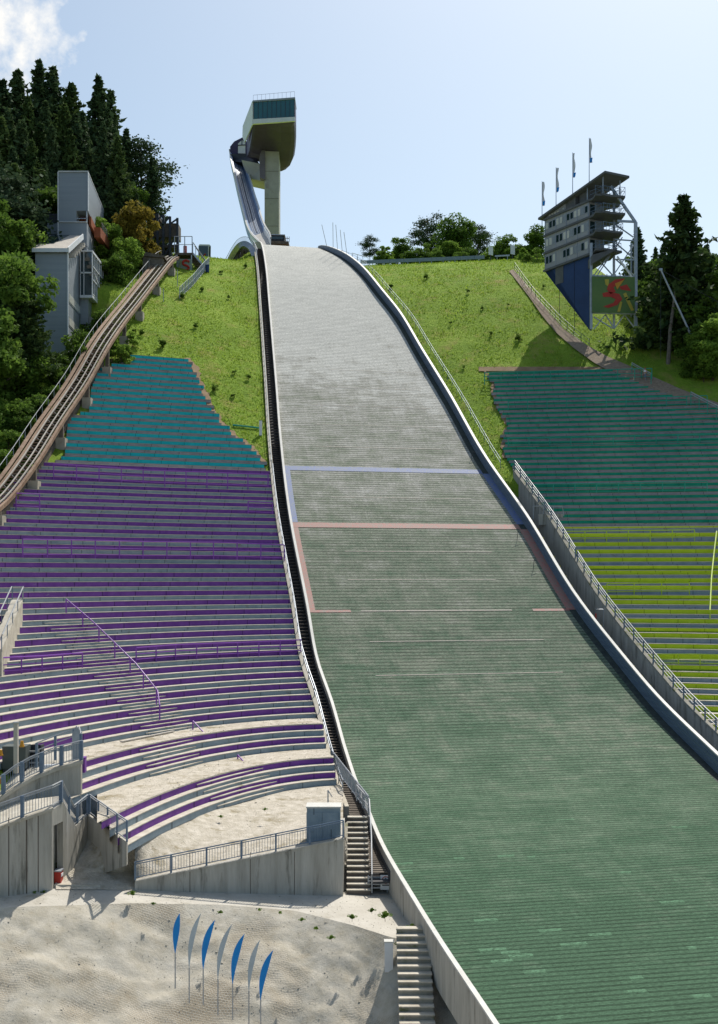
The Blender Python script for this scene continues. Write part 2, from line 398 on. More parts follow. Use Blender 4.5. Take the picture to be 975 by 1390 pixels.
# ------------------------------------------------------------------ terrain
def grass_material():
    m, nt, b = new_mat('meadow'); L = nt.links
    b.inputs['Roughness'].default_value = .9; b.inputs['Specular IOR Level'].default_value = .1
    tc = nt.nodes.new('ShaderNodeTexCoord')
    def noise(s, d=5, r=.6):
        n = nt.nodes.new('ShaderNodeTexNoise'); n.inputs['Scale'].default_value = s; n.inputs['Detail'].default_value = d; n.inputs['Roughness'].default_value = r
        L.new(tc.outputs['Object'], n.inputs['Vector']); return n.outputs['Fac']
    r = nt.nodes.new('ShaderNodeValToRGB'); e = r.color_ramp.elements
    e[0].position = .30; e[0].color = (.12,.20,.022,1); e[1].position = .72; e[1].color = (.30,.40,.05,1)
    e.new(.5).color = (.20,.31,.03,1)
    mx = nt.nodes.new('ShaderNodeMix'); mx.data_type = 'FLOAT'; mx.inputs[0].default_value = .5
    L.new(noise(.9, 6, .75), mx.inputs[2]); L.new(noise(.12, 3), mx.inputs[3]); L.new(mx.outputs[0], r.inputs['Fac'])
    r2 = nt.nodes.new('ShaderNodeValToRGB'); r2.color_ramp.elements[0].position = .52; r2.color_ramp.elements[1].position = .70
    L.new(noise(.35, 6, .7), r2.inputs['Fac'])
    m2 = nt.nodes.new('ShaderNodeMix'); m2.data_type = 'RGBA'; L.new(r2.outputs[0], m2.inputs[0]); L.new(r.outputs[0], m2.inputs[6]); m2.inputs[7].default_value = (.30,.28,.07,1)
    L.new(m2.outputs[2], b.inputs['Base Color'])
    bp = nt.nodes.new('ShaderNodeBump'); bp.inputs['Strength'].default_value = .9; bp.inputs['Distance'].default_value = .35
    L.new(noise(2.2, 6, .7), bp.inputs['Height']); L.new(bp.outputs[0], b.inputs['Normal'])
    return m
M['meadow'] = grass_material()
M['gravel'] = mat('pale_gravel', (.36,.32,.25,1), (.58,.53,.45,1), 1.6, .95, .8, 9, detail=10, c3=(.26,.22,.14,1), s3=.5, k3=.54)
M['pad'] = mat('worn_concrete_path', (.42,.39,.33,1), (.52,.49,.43,1), .6, .9, .25, 6, c3=(.34,.31,.25,1), s3=.35, k3=.55)
Ds = list(np.arange(90.2, 240, 1.4)) + [245, 260, 285, 320, 360, 400]
def upos(D, x): return x
rowsL, rowsR = [], []
def cols_left(D):
    l = uL(D)
    xs = [l + 3, l - 1.60*F/D, l - 1.66*F/D]; step = 6.0; x = xs[-1]
    while len(xs) < 46: x -= step; step *= 1.055; xs.append(x)
    return xs
def tdrop(px, D):
    y = ypx(px, D)
    if y < 395 or D < 100: return 0
    tx = interp(y, [(395, 160), (432, 165), (508, 118), (605, 55), (664, 15), (712, -35), (800, -110)])
    return max(0, min(7, (tx - px)*.16))
for D in Ds:
    rowsL.append([S(px, D, -1.3 if lat(px, D) < 1.62 or k == 0 else (-9 if ((px < 136 and D < 98.5) or (px < 190 and D < 93)) else -.12 - tdrop(px, D))) for k, px in enumerate(cols_left(D))][::-1])
def cols_right(D):
    r = uR(D)
    o = 3.52 if D < 134 else 1.25
    xs = [r - 2, r + (o - .06)*F/D, r + o*F/D]; step = 6.0; x = xs[-1]
    while len(xs) < 46: x += step; step *= 1.055; xs.append(x)
    return xs
DsR = list(np.arange(60, 240, 1.4)) + [245, 260, 285, 320, 360, 400]
def rdrop(px, D):
    a = min(1, max(0, (px - 770)/130)); b_ = min(1, max(0, (D - 160)/28)); return 9*a*a*(3-2*a)*b_*b_
for D in DsR:
    rowsR.append([S(px, D, -.12 - rdrop(px, D) if k > 1 else (-3.2 if D < 134 else -.8)) for k, px in enumerate(cols_right(D))])
def rough(rows, amp=.18):
    from mathutils import noise as N
    for r in rows:
        for p in r:
            if p.y > 150: p.z += amp * N.noise(Vector((p.x*.25, p.y*.25, 3)))
rough(rowsL); rough(rowsR)
tl = grid_mesh('hillside', rowsL, M['meadow']); tr = grid_mesh('hillside', rowsR, M['meadow'])
# strip under the matting
gb = [[S(uL(D) + (uR(D) - uL(D)) * k/6, D, -.6) for k in range(7)] for D in list(np.arange(20, 240, 4)) + [260, 320, 400]]
grid_mesh('hill_core', gb, M['soil'])
ground = MB(); ground.add([(-3000,-3000,0), (3000,-3000,0), (3000,3000,0), (-3000,3000,0)], [(0,1,2,3)])
M['far_ground'] = mat('far_ground', (.10,.105,.085,1), (.14,.14,.12,1), .05, .95)
tag(ground.build('ground', M['far_ground'], fix=False), kind='structure')
# ------------------------------------------------------------------ landing slope matting
def mat_material():
    m, nt, b = new_mat('plastic_matting'); L = nt.links
    b.inputs['Roughness'].default_value = .9; b.inputs['Specular IOR Level'].default_value = .08
    uv = nt.nodes.new('ShaderNodeUVMap'); uv.uv_map = 'UVMap'
    def mapped(sx, sy):
        mp = nt.nodes.new('ShaderNodeMapping'); mp.inputs['Scale'].default_value = (sx, sy, 1); L.new(uv.outputs[0], mp.inputs['Vector']); return mp.outputs[0]
    def noise(v, s, d=5, r=.6):
        n = nt.nodes.new('ShaderNodeTexNoise'); n.inputs['Scale'].default_value = s; n.inputs['Detail'].default_value = d; n.inputs['Roughness'].default_value = r
        L.new(v, n.inputs['Vector']); return n.outputs['Fac']
    def math_(op, a, b_=None, c=None):
        n = nt.nodes.new('ShaderNodeMath'); n.operation = op
        for i, q in enumerate((a, b_, c)):
            if q is None: continue
            if isinstance(q, (int, float)): n.inputs[i].default_value = q
            else: L.new(q, n.inputs[i])
        return n.outputs[0]
    sep = nt.nodes.new('ShaderNodeSeparateXYZ'); L.new(uv.outputs[0], sep.inputs[0])
    v = sep.outputs['Y']
    # wear increases up the slope, broken by noise: bleaching plus sun reflection painted in
    wear_sheen = math_('MULTIPLY_ADD', v, 1/110.0, -.27)
    def addn(w_, s, sc, amp, d=6, r=.7):
        return math_('ADD', w_, math_('MULTIPLY_ADD', noise(mapped(*s), sc, d, r), amp, -amp/2))
    wear_sheen = addn(wear_sheen, (.05, .045), 1.0, .55, 5, .6)
    wear_sheen = addn(wear_sheen, (.7, 1.6), 1.0, .80, 8, .9)
    wear_sheen = addn(wear_sheen, (.25, .30), 1.0, .85, 6, .75)
    wear_sheen = addn(wear_sheen, (.30, 2.2), 1.0, .55, 6, .8)
    wear_sheen = addn(wear_sheen, (.12, 1.0), 1.0, .45, 5, .75)
    wear_sheen = addn(wear_sheen, (1.6, .10), 1.0, .28, 4, .7)
    r = nt.nodes.new('ShaderNodeValToRGB'); e = r.color_ramp.elements
    e[0].position = 0; e[0].color = (.055,.105,.064,1); e[1].position = 1; e[1].color = (.52,.52,.48,1)
    e.new(.3).color = (.105,.155,.105,1); e.new(.6).color = (.215,.235,.18,1); e.new(.85).color = (.37,.365,.325,1)
    L.new(wear_sheen, r.inputs['Fac'])
    # rows of mat, each with its own tone; little scattered fresher strips
    rowid = math_('FLOOR', math_('MULTIPLY', v, 2.1))
    comb = nt.nodes.new('ShaderNodeCombineXYZ'); L.new(rowid, comb.inputs['Y'])
    rw = nt.nodes.new('ShaderNodeTexWhiteNoise'); rw.noise_dimensions = '1D'; L.new(rowid, rw.inputs['W'])
    L.new(math_('FLOOR', math_('ADD', math_('MULTIPLY', sep.outputs['X'], math_('MULTIPLY_ADD', rw.outputs['Value'], .5, .6)), math_('MULTIPLY', rw.outputs['Value'], 9.7))), comb.inputs['X'])
    wn = nt.nodes.new('ShaderNodeTexWhiteNoise'); wn.noise_dimensions = '2D'; L.new(comb.outputs[0], wn.inputs['Vector'])
    patch = noise(mapped(.12, .1), 1, 3)
    fresh = math_('MULTIPLY', math_('MULTIPLY', math_('GREATER_THAN', wn.outputs['Value'], .962), math_('GREATER_THAN', noise(mapped(2.5, 6.0), 1, 4, .7), .46)), math_('GREATER_THAN', math_('SUBTRACT', patch, math_('MULTIPLY', v, .0035)), .40))
    tone = math_('MULTIPLY_ADD', wn.outputs['Value'], .12, .94)
    fr = math_('FRACT', math_('MULTIPLY', v, 2.1))
    gap = math_('MULTIPLY', math_('LESS_THAN', fr, .34), math_('MULTIPLY_ADD', noise(mapped(.35, .8), 1, 4, .7), 1.5, .2))
    fine = noise(mapped(4.0, 9.0), 1, 6, .85)
    tone = math_('MULTIPLY', tone, math_('MULTIPLY_ADD', fine, 3.4, -.72))
    tone = math_('MULTIPLY', tone, math_('MULTIPLY_ADD', gap, -.48, 1.08))
    mfr = nt.nodes.new('ShaderNodeMix'); mfr.data_type = 'RGBA'; L.new(fresh, mfr.inputs[0]); L.new(r.outputs[0], mfr.inputs[6]); mfr.inputs[7].default_value = (.085,.165,.10,1)
    mul = nt.nodes.new('ShaderNodeVectorMath'); mul.operation = 'SCALE'; L.new(mfr.outputs[2], mul.inputs[0]); L.new(tone, mul.inputs['Scale'])
    L.new(mul.outputs[0], b.inputs['Base Color'])
    bp = nt.nodes.new('ShaderNodeBump'); bp.inputs['Strength'].default_value = .5; bp.inputs['Distance'].default_value = .06
    hh = math_('ADD', math_('MULTIPLY', gap, -.6), fine)
    L.new(hh, bp.inputs['Height']); L.new(bp.outputs[0], b.inputs['Normal'])
    return m
M['matting'] = mat_material()
Dm = list(np.arange(34, 222, .9))
arc = [0.0]
for a, b in zip(Dm, Dm[1:]):
    arc.append(arc[-1] + math.hypot(b - a, zp(b) - zp(a)))
NL = 36
mrows, muv = [], []
for D, s in zip(Dm, arc):
    l, r = uL(D), uR(D); wd = xRf(D) - xLf(D)
    mrows.append([S(l + (r - l)*k/NL, D, .0) for k in range(NL + 1)])
    muv.append([((k/NL - .5) * wd, s) for k in range(NL + 1)])
slope = grid_mesh('landing_slope', mrows, M['matting'], uvs=muv)
def paint(name, c, keep=.52):
    m, nt, b = new_mat(name); L = nt.links
    b.inputs['Roughness'].default_value = .7
    tc = nt.nodes.new('ShaderNodeTexCoord'); n = nt.nodes.new('ShaderNodeTexNoise'); n.inputs['Scale'].default_value = 3.5; n.inputs['Detail'].default_value = 7; n.inputs['Roughness'].default_value = .8
    L.new(tc.outputs['Object'], n.inputs['Vector'])
    r = nt.nodes.new('ShaderNodeValToRGB'); r.color_ramp.elements[0].position = keep - .22; r.color_ramp.elements[1].position = keep + .1
    r.color_ramp.elements[0].color = c; r.color_ramp.elements[1].color = (.19,.215,.18,1)
    L.new(n.outputs['Fac'], r.inputs['Fac']); L.new(r.outputs[0], b.inputs['Base Color']); return m
M['p_red'] = paint('worn_red_paint', (.40,.12,.10,1), .58); M['p_blue'] = paint('worn_blue_paint', (.07,.13,.36,1), .60); M['p_line'] = paint('worn_pale_paint', (.44,.34,.28,1))
def dline(name, D, f0, f1, wd, m):
    rows = []
    for dd in (D - wd/2, D + wd/2):
        l, r = uL(dd), uR(dd)
        rows.append([S(l + (r-l)*(f0 + (f1-f0)*k/20), dd, .03) for k in range(21)])
    o = grid_mesh(name, rows, m); o['kind'] = 'structure'
def dside(name, D0, D1, f0, f1, m):
    rows = []
    for dd in np.arange(D0, D1 + .01, (D1 - D0)/14):
        l, r = uL(dd), uR(dd); rows.append([S(l + (r-l)*f, dd, .03) for f in (f0, f1)])
    grid_mesh(name, rows, m)
def Dc(y): return D_from(y, 1.0)
DK, DP, DH = Dc(714), Dc(638), Dc(829)
dline('painted_line', DK, .0, 1, .75, M['p_red']); dline('painted_line', DP, 0, 1, .8, M['p_blue'])
dline('painted_line', DH, 0, .16, .30, M['p_red']); dline('painted_line', DH, .86, 1, .30, M['p_red']); dline('painted_line', DH, .2, .78, .14, M['p_line'])
dside('painted_line', DH, DK - .4, 0, .024, M['p_red']); dside('painted_line', DH, DK - .4, .992, 1.032, M['p_red'])
dside('painted_line', DK + .4, DP - .4, 0, .026, M['p_blue']); dside('painted_line', DK + .4, DP - .4, .994, 1.034, M['p_blue'])
for y, f0, f1 in ((915, .18, .82), (870, .2, .83), (787, .18, .78), (749, .2, .82), (676, .2, .86), (608, .18, .85), (578, .2, .88), (552, .2, .9), (527, .3, .9), (503, .35, .95)):
    dline('painted_line', Dc(y), f0, f1, .08, M['p_line'])
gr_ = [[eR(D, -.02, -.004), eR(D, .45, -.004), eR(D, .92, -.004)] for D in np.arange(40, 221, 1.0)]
M['barrier_shade'] = mat('painted_barrier_shade', (.03,.04,.04,1), (.06,.075,.065,1), 2, .9)  # dark colour painting the shade at the foot of the right barrier
grid_mesh('shade_strip', gr_, M['barrier_shade'])
# ------------------------------------------------------------------ stands
def make_steps(root, seq, colL, colR, m_tread, nseg=40, dback=None):
    """seq: list of (z_bottom, z_top, material, part name) from bottom up; colL/colR(D) give px limits."""
    tb = MB()
    n = len(seq)
    Dz = lambda z: invz(z)
    for i, (zb, zt, m, nm, extra) in enumerate(seq):
        def DD(j): return seq[j][4] if seq[j][4] > 20 else Dz((seq[j][0] + seq[j][1])/2 - .2) + seq[j][4]
        D0 = DD(i)
        D1 = DD(i+1) if i + 1 < n else D0 + .8
        a, b = colL(D0), colR(D0)
        xs = [a + (b - a)*k/nseg for k in range(nseg + 1)]
        fr = [S(x, D0, z=zb) for x in xs]
        rb = MB()
        top = [Vector((p.x, p.y, EZ + zt)) for p in fr]
        low = [Vector((p.x, p.y, EZ + zb - .02)) for p in fr]
        back = []
        for p in fr:
            q = Vector((p.x, p.y, 0)).normalized()
            back.append(Vector((p.x + q.x*.12, p.y + q.y*.12, 0)))
        vs = low + top + [Vector((p.x, p.y, EZ + zt)) for p in back] + [Vector((p.x, p.y, EZ + zb - .02)) for p in back]
        N1 = nseg + 1; fs = []
        for k in range(nseg):
            fs += [(k, k+1, N1+k+1, N1+k), (2*N1+k, 2*N1+k+1, 3*N1+k+1, 3*N1+k), (3*N1+k, 3*N1+k+1, k+1, k)]
            fs.append((N1+k, N1+k+1, 2*N1+k+1, 2*N1+k))
        fs += [(0, N1, 2*N1, 3*N1), (nseg, 3*N1+nseg, 2*N1+nseg, N1+nseg)]
        rb.add(vs, fs); rb.build(nm, m, root, fix=False)
        # tread with a thin nosing standing 2 cm proud
        fr2 = []
        for p in fr:
            q = Vector((p.x, p.y, 0)).normalized(); fr2.append(Vector((p.x - q.x*.03, p.y - q.y*.03, EZ + zt + .004)))
        fr3 = [p - Vector((0, 0, .05)) for p in fr2]
        bk = [S(x, D1 + .05, z=zt) + Vector((0, 0, .004)) for x in xs]
        vs = fr3 + fr2 + bk; fs = []
        for k in range(nseg):
            fs += [(k, k+1, N1+k+1, N1+k), (N1+k, N1+k+1, 2*N1+k+1, 2*N1+k)]
        tb.add(vs, fs)
        # end cheeks
        for e in (0, nseg):
            tb.add([low[e] - Vector((0,0,.5)), top[e], Vector((bk[e].x, bk[e].y, EZ + zt)), Vector((bk[e].x, bk[e].y, EZ + zb - .5))], [(0,1,2,3)])
    tb.build('treads', m_tread, root, fix=False)
def invz(z):
    lo, hi = 60.0, 200.0
    for _ in range(40):
        mid = (lo + hi)/2
        if zs(mid) < z: lo = mid
        else: hi = mid
    return (lo + hi)/2
def edgeL(D): return uL(D) - OFFL*F/D
def edgeR(D): return uR(D) + OFFR*F/D
purple_y = [642.8, 652.7, 660.2, 669, 677.7, 686.3, 696, 705.8, 715, 724.9, 735.7, 745.4, 757.3, 768.6, 779.8, 791.5, 803.2, 815, 828.5, 842, 856.2, 870.3, 883.8, 898.5, 913.3, 928.7, 944.6, 961.3]
rhoE = lambda y: 1 + interp(y, wtab)/14400
pz = []
for y in purple_y:
    D = D_from(y, rhoE(y)*1.0, zs); pz.append(zs(D))
pz = sorted(pz)
def smooth_seq(a):
    return [a[0]] + [(a[i-1] + 2*a[i] + a[i+1])/4 for i in range(1, len(a)-1)] + [a[-1]]
pz = smooth_seq(smooth_seq(pz))
seq = []
# upper purple block (from the top of row 28 up): every pair is a purple face over a grey one
for i, z in enumerate(pz):
    up = (pz[i+1] - z) if i + 1 < len(pz) else pz[-1] - pz[-2]
    dn = (z - pz[i-1]) if i > 0 else up
    h = .5*(up + dn)/2
    pb, ptp = z - h*.62, z + h*.5
    gb_ = (pz[i-1] + h*.5) if i > 0 else z - 1.5*h
    seq.append((gb_, pb, M['grey_paint'], 'grey_riser', 0.0)); seq.append((pb, ptp, M['purple'], 'purple_riser', 0.0))
upper_seq = seq
zb0 = seq[0][0]
LLT = [(60, 40), (88, 120), (97, 50), (99, -60), (108, -60), (116, -60), (124, -40), (128, 0), (131, 22), (133.5, 46), (136, 57), (400, 60)]
stand_p = thing('terraced_stand', 'purple and grey stepped terrace on the left, widest stand under the teal one', 'stand', S(200, 115))
make_steps(stand_p, upper_seq, lambda D: interp(D, LLT), edgeL, M['tread'], 44)
# mid and low blocks: four faces each, with a broad gravel landing before each block
st = .425
mid_top = zb0 - .0
stand_m = thing('terraced_stand', 'short curved purple and grey terrace between two gravel landings beside the bastion', 'stand', S(250, 97))
def invz_low(z):
    return invz(z)
zA = zb0 - 4*st
DMID = -zb0*1600/198*1.02; DLOW = -zA*1600/243*1.02
print('Z', zb0, DMID, zA, DLOW)
seqm = []
names = [('grey_riser', 'grey_paint'), ('purple_riser', 'purple')]
for k in range(4):
    nm, mm = names[k % 2]; seqm.append((zA + k*st, zA + (k+1)*st, M[mm], nm, DMID - .68*(3-k)))
make_steps(stand_m, seqm, lambda D: 96, edgeL, M['tread'], 40)
zB = zA - 4*st
stand_l = thing('terraced_stand', 'lowest curved purple and grey terrace above the gravel floor', 'stand', S(300, 90))
seql = []
for k in range(4):
    nm, mm = names[k % 2]; seql.append((zB + k*st, zB + (k+1)*st, M[mm], nm, DLOW - .68*(3-k)))
make_steps(stand_l, seql, lambda D: interp(D, [(DLOW - 2.1, 172), (DLOW, 138)]), edgeL, M['tread'], 40)
LOWZ = (zb0, zA, zB)
# gravel landings: flat bands between blocks
def landing(z, Da, Db, xa):
    rows = []
    for D in np.linspace(Da, Db, 6):
        a, b = xa, edgeL(D) - 1
        rows.append([S(a + (b - a)*k/30, D, z=z) + Vector((0,0,.03)) for k in range(31)])
    grid_mesh('gravel_landing', rows, M['gravel'])
def Dstep(zb, zt, e): return invz((zb + zt)/2 - .2) + e
landing(zb0, DMID + .02, Dstep(upper_seq[0][0], upper_seq[0][1], 0) + .1, 60)
landing(zA, DLOW + .02, DMID - .68*3 + .1, 132)
# teal stand
tz = [pz[-1] + .84*(j+1) for j in range(19)]
seqt = []
for z in tz: seqt += [(z - .63, z - .28, M['warm_grey'], 'grey_riser', 0.0), (z - .28, z + .21, M['teal'], 'teal_riser', 0.0)]
def yD(D): return H0 - F*zs(D)/D
TLL = [(480, 178), (491, 176), (496, 160), (503, 134), (515, 130), (530, 124), (562, 121), (566, 100), (575, 92), (600, 90), (622, 88), (634, 66), (700, 60)]
TRR = [(480, 252), (489, 254), (500, 264), (520, 270), (540, 280), (558, 288), (570, 296), (590, 316), (605, 338), (620, 352), (632, 362), (700, 366)]
def teal_lim(tab):
    def f(D):
        x = 200
        for _ in range(3): x = interp(H0 - F*zs(D)*rho(x, D)/D, tab)
        return x
    return f
_tr = teal_lim(TRR)
_jit = {}
def teal_right(D):
    k = round(D*3); 
    if k not in _jit: _jit[k] = rng.uniform(-5, 5)
    return min(_tr(D) + _jit[k], edgeL(D))
stand_t = thing('terraced_stand', 'teal and grey stepped terrace narrowing upward beside the funicular piers', 'stand', S(200, 140))
make_steps(stand_t, seqt, teal_lim(TLL), teal_right, M['tread_dark'], 30)
# right stands
def inv_right(y, px):
    D = Dof(px, y); return zs(D)
gy = [z for z in np.linspace(inv_right(708, 850), inv_right(503, 850), 30)]
seqg = []
hg = (gy[1] - gy[0])/2
for z in gy: seqg += [(z - 1.5*hg + .0, z - .62*hg, M['warm_grey'], 'grey_riser', 0.0), (z - .62*hg, z + .5*hg, M['dgreen'], 'green_riser', 0.0)]
GLL = [(490, 652), (503, 656), (520, 668), (545, 672), (560, 680), (578, 690), (584, 684), (600, 682), (612, 683), (625, 686), (640, 692), (760, 760)]
GRR = [(490, 800), (500, 822), (512, 845), (530, 885), (545, 930), (555, 990), (575, 1080), (760, 1150)]
_gl = teal_lim(GLL); _gr = teal_lim(GRR); _j2 = {}
def yrow(D, px): return H0 - F*zs(D)*rho(px, D)/D
def g_left(D):
    k = round(D*3)
    if k not in _j2: _j2[k] = rng.uniform(-4, 4)
    y = yrow(D, 690)
    if y > 622: return edgeR(D) + 1
    return max(_gl(D) + _j2[k], uR(D) + 2.2*F/D)
stand_g = thing('terraced_stand', 'dark green and grey stepped terrace on the right below the scoring tower', 'stand', S(850, 140))
make_steps(stand_g, seqg, g_left, _gr, M['tread_dark'], 34)
lime_y = [712+2, 726, 738, 748, 759, 770, 776.5, 787, 797, 810, 816.5, 829, 841.5, 854, 861, 875.5, 889.5, 904, 913, 928, 943.5, 959.6, 970, 985, 1001, 1018, 1029, 1046]
lz = sorted(inv_right(y, 850) for y in lime_y)
dz_ = .42
seql2 = []; z0 = lz[0] - .6
cur = lz[0] - .63
for i, z in enumerate(lz):
    prevtop = seql2[-1][1] if seql2 else z - .63
    gapz = z - .27 - prevtop
    if gapz > .12:
        seql2.append((prevtop, z - .27, M['grey_paint'], 'grey_riser', 0.0)); seql2.append((z - .27, z + .2, M['lime'], 'lime_riser', 0.0))
    else:
        seql2.append((prevtop, z + .2, M['lime'], 'lime_riser', 0.3))
top_l = seql2[-1][1]
fix = gy[0] - 1.5*hg
seql2[-1] = (seql2[-1][0], fix, M['lime'], 'lime_riser', 0.0)
stand_y = thing('terraced_stand', 'lime green and grey stepped terrace at the right edge below the dark green one', 'stand', S(880, 112))
make_steps(stand_y, seql2, lambda D: edgeR(D) + 1, lambda D: 1180 if D > 100 else 1300, M['tread'], 40)
# ------------------------------------------------------------------ bowl floor, path and embankment (bottom left)
def topz(px):     # ramp wall top
    return (1198 + (1140 - 1198) * (px - 183) / 283.0)
DW = [(-600, 56), (0, 62.0), (70, 63.3), (183, 65.0), (466, 68.0), (545, 69.0), (700, 69.5)]
YW = [(-600, 1222), (0, 1217), (70, 1207), (183, 1208), (466, 1216), (545, 1214), (700, 1214)]
def wall_pt(px, back=0.0, dz=0.0):
    d = interp(px, DW); p = pt(px, interp(px, YW), d)
    k = (d + back) / d
    return Vector((p.x * k, p.y + back, p.z + dz))
cols = [76, 84, 92, 100, 120, 140, 160, 182.9, 183.1, 200, 230, 260, 300, 340, 380, 420, 455, 465.9]
lev = {}
floor_rows = []
def L0(px):
    if px >= 172: return S(px, DLOW - 2.04 + .15, z=zB + .01)
    a = S(172, DLOW - 2.04 + .15, z=zB + .01); e = pt(100, 782, 69.6); e.z = a.z - .1
    return a.lerp(e, min(1, (172 - px)/72.0))
def L1(px):
    if px >= 183: return pt(px, topz(px), interp(px, DW) + 0.0) * 1.0 + Vector((0, 0, 0))
    t = max(0, min(1, (px - 40) / 143.0))
    return wall_pt(px, 1.8, .35 + .25*t)
def ramp_top(px, back):
    d = interp(px, DW); p = pt(px, topz(px), d); k = (d + back) / d
    return Vector((p.x*k, p.y + back, p.z - .05))
for k in range(13):
    row = []
    for px in cols:
        a = L0(px); b = ramp_top(px, .3) if px >= 183 else L1(px)
        t = k / 12; p = a.lerp(b, t)
        if 0 < k < 12: p.z += .10 * math.sin(px*.07 + k*1.9) * math.sin(k*.9 + px*.013)
        row.append(p)
    floor_rows.append(row)
grid_mesh('bowl_floor', floor_rows, M['gravel'])
# left of the ramp the floor continues down to the path
fr2 = []
for k in range(6):
    fr2.append([L1(px).lerp(wall_pt(px), k/5) + Vector((0,0, 0 if k in (0, 5) else .05*math.sin(px*.3 + k))) for px in cols if px < 183])
grid_mesh('bowl_floor', fr2, M['gravel'])
# slot beside the ramp: ground under the two stairs
g3 = []
for k in range(5):
    row = []
    for j in range(5):
        a = S(444 + (uL(87) - 444) * j/4, 87, -.5)
        b = wall_pt(466 + (uL(70) - 466) * j/4, 1.2)
        row.append(a.lerp(b, k/4))
    g3.append(row)
grid_mesh('stair_bed', g3, M['tread_dark'])
# path / pad
pc = list(range(-500, -20, 20)) + list(range(-20, 621, 8))
def front_pt(px):        # front edge of the path
    y = interp(px, [(-500, 1255), (0, 1232), (180, 1226), (300, 1228), (400, 1236), (480, 1256), (530, 1272), (620, 1285)])
    z = interp(px, [(-500, -16.9), (0, -17.0), (183, -17.45), (400, -18.4), (500, -18.6), (620, -18.6)])
    d = z * F / (H0 - y)
    return Vector(((px - CX)*d/F, d, EZ + z))
path_rows = []
for k in range(7):
    path_rows.append([(wall_pt(px, .9 if px > 466 else .3) if k == 0 else wall_pt(px, .3).lerp(front_pt(px), k/6)) for px in pc])
grid_mesh('concrete_path', path_rows, M['pad'])
def emb_material():
    m, nt, b = new_mat('embankment'); L = nt.links
    b.inputs['Roughness'].default_value = .95
    tc = nt.nodes.new('ShaderNodeTexCoord')
    n = nt.nodes.new('ShaderNodeTexNoise'); n.inputs['Scale'].default_value = .9; n.inputs['Detail'].default_value = 8; n.inputs['Roughness'].default_value = .7
    L.new(tc.outputs['Object'], n.inputs['Vector'])
    r = nt.nodes.new('ShaderNodeValToRGB'); r.color_ramp.elements[0].position = .3; r.color_ramp.elements[1].position = .7
    r.color_ramp.elements[0].color = (.36,.31,.23,1); r.color_ramp.elements[1].color = (.55,.51,.43,1)
    e = r.color_ramp.elements.new(.42); e.color = (.42,.38,.30,1)
    L.new(n.outputs['Fac'], r.inputs['Fac']); L.new(r.outputs[0], b.inputs['Base Color'])
    bp = nt.nodes.new('ShaderNodeBump'); bp.inputs['Strength'].default_value = .7; bp.inputs['Distance'].default_value = .07
    n2 = nt.nodes.new('ShaderNodeTexNoise'); n2.inputs['Scale'].default_value = 4; n2.inputs['Detail'].default_value = 9; n2.inputs['Roughness'].default_value = .75
    L.new(tc.outputs['Object'], n2.inputs['Vector'])
    mp = nt.nodes.new('ShaderNodeMapping'); mp.inputs['Scale'].default_value = (1, 1.18, 0.0); L.new(tc.outputs['Object'], mp.inputs['Vector'])
    br = nt.nodes.new('ShaderNodeTexBrick'); br.inputs['Scale'].default_value = 4.6; br.inputs['Mortar Size'].default_value = .09; br.inputs['Mortar Smooth'].default_value = .4
    br.inputs['Brick Width'].default_value = .8; br.inputs['Row Height'].default_value = .62
    L.new(mp.outputs[0], br.inputs['Vector'])
    n5 = nt.nodes.new('ShaderNodeTexNoise'); n5.inputs['Scale'].default_value = .22; n5.inputs['Detail'].default_value = 4
    L.new(tc.outputs['Object'], n5.inputs['Vector'])
    rm = nt.nodes.new('ShaderNodeValToRGB'); rm.color_ramp.elements[0].position = .50; rm.color_ramp.elements[1].position = .64; L.new(n5.outputs['Fac'], rm.inputs['Fac'])
    inv = nt.nodes.new('ShaderNodeMath'); inv.operation = 'SUBTRACT'; inv.inputs[0].default_value = 1; L.new(br.outputs['Fac'], inv.inputs[1])
    mk = nt.nodes.new('ShaderNodeMath'); mk.operation = 'MULTIPLY'; L.new(inv.outputs[0], mk.inputs[0]); L.new(rm.outputs[0], mk.inputs[1])
    mm2 = nt.nodes.new('ShaderNodeMix'); mm2.data_type = 'RGBA'; L.new(mk.outputs[0], mm2.inputs[0]); L.new(r.outputs[0], mm2.inputs[6]); mm2.inputs[7].default_value = (.30,.25,.18,1)
    L.new(mm2.outputs[2], b.inputs['Base Color'])
    hs = nt.nodes.new('ShaderNodeMath'); hs.operation = 'MULTIPLY_ADD'; hs.inputs[1].default_value = -1.0; L.new(mk.outputs[0], hs.inputs[0]); L.new(n2.outputs['Fac'], hs.inputs[2])
    L.new(hs.outputs[0], bp.inputs['Height']); L.new(bp.outputs[0], b.inputs['Normal'])
    return m
M['emb'] = emb_material()
ec = pc
def emb_pt(px, t):
    a = front_pt(px)
    run = 7.0 * t
    p = a + Vector((0.04*run, -run, -.62*run + .35*math.sin(px*.021)*math.sin(t*3.0) - .0*t))
    return p
from mathutils import noise as NZ
def emb_n(px, t):
    p = emb_pt(px, t); a = min(1, t*6)
    return p + Vector((0, 0, a*(.30*NZ.noise(Vector((p.x*.45, p.y*.5, 2))) + .12*NZ.noise(Vector((p.x*1.7, p.y*1.7, 5))) + .05*NZ.noise(Vector((p.x*5, p.y*5, 9))))))
emb_rows = [[emb_n(px, t) for px in ec] for t in np.linspace(0, 1, 48)]
emb_rows.append([p + Vector((0, -14, -.5)) for p in emb_rows[-1]])
emb_rows.append([Vector((p.x, 5, .3)) for p in emb_rows[-2]])
grid_mesh('embankment', emb_rows, M['emb'])
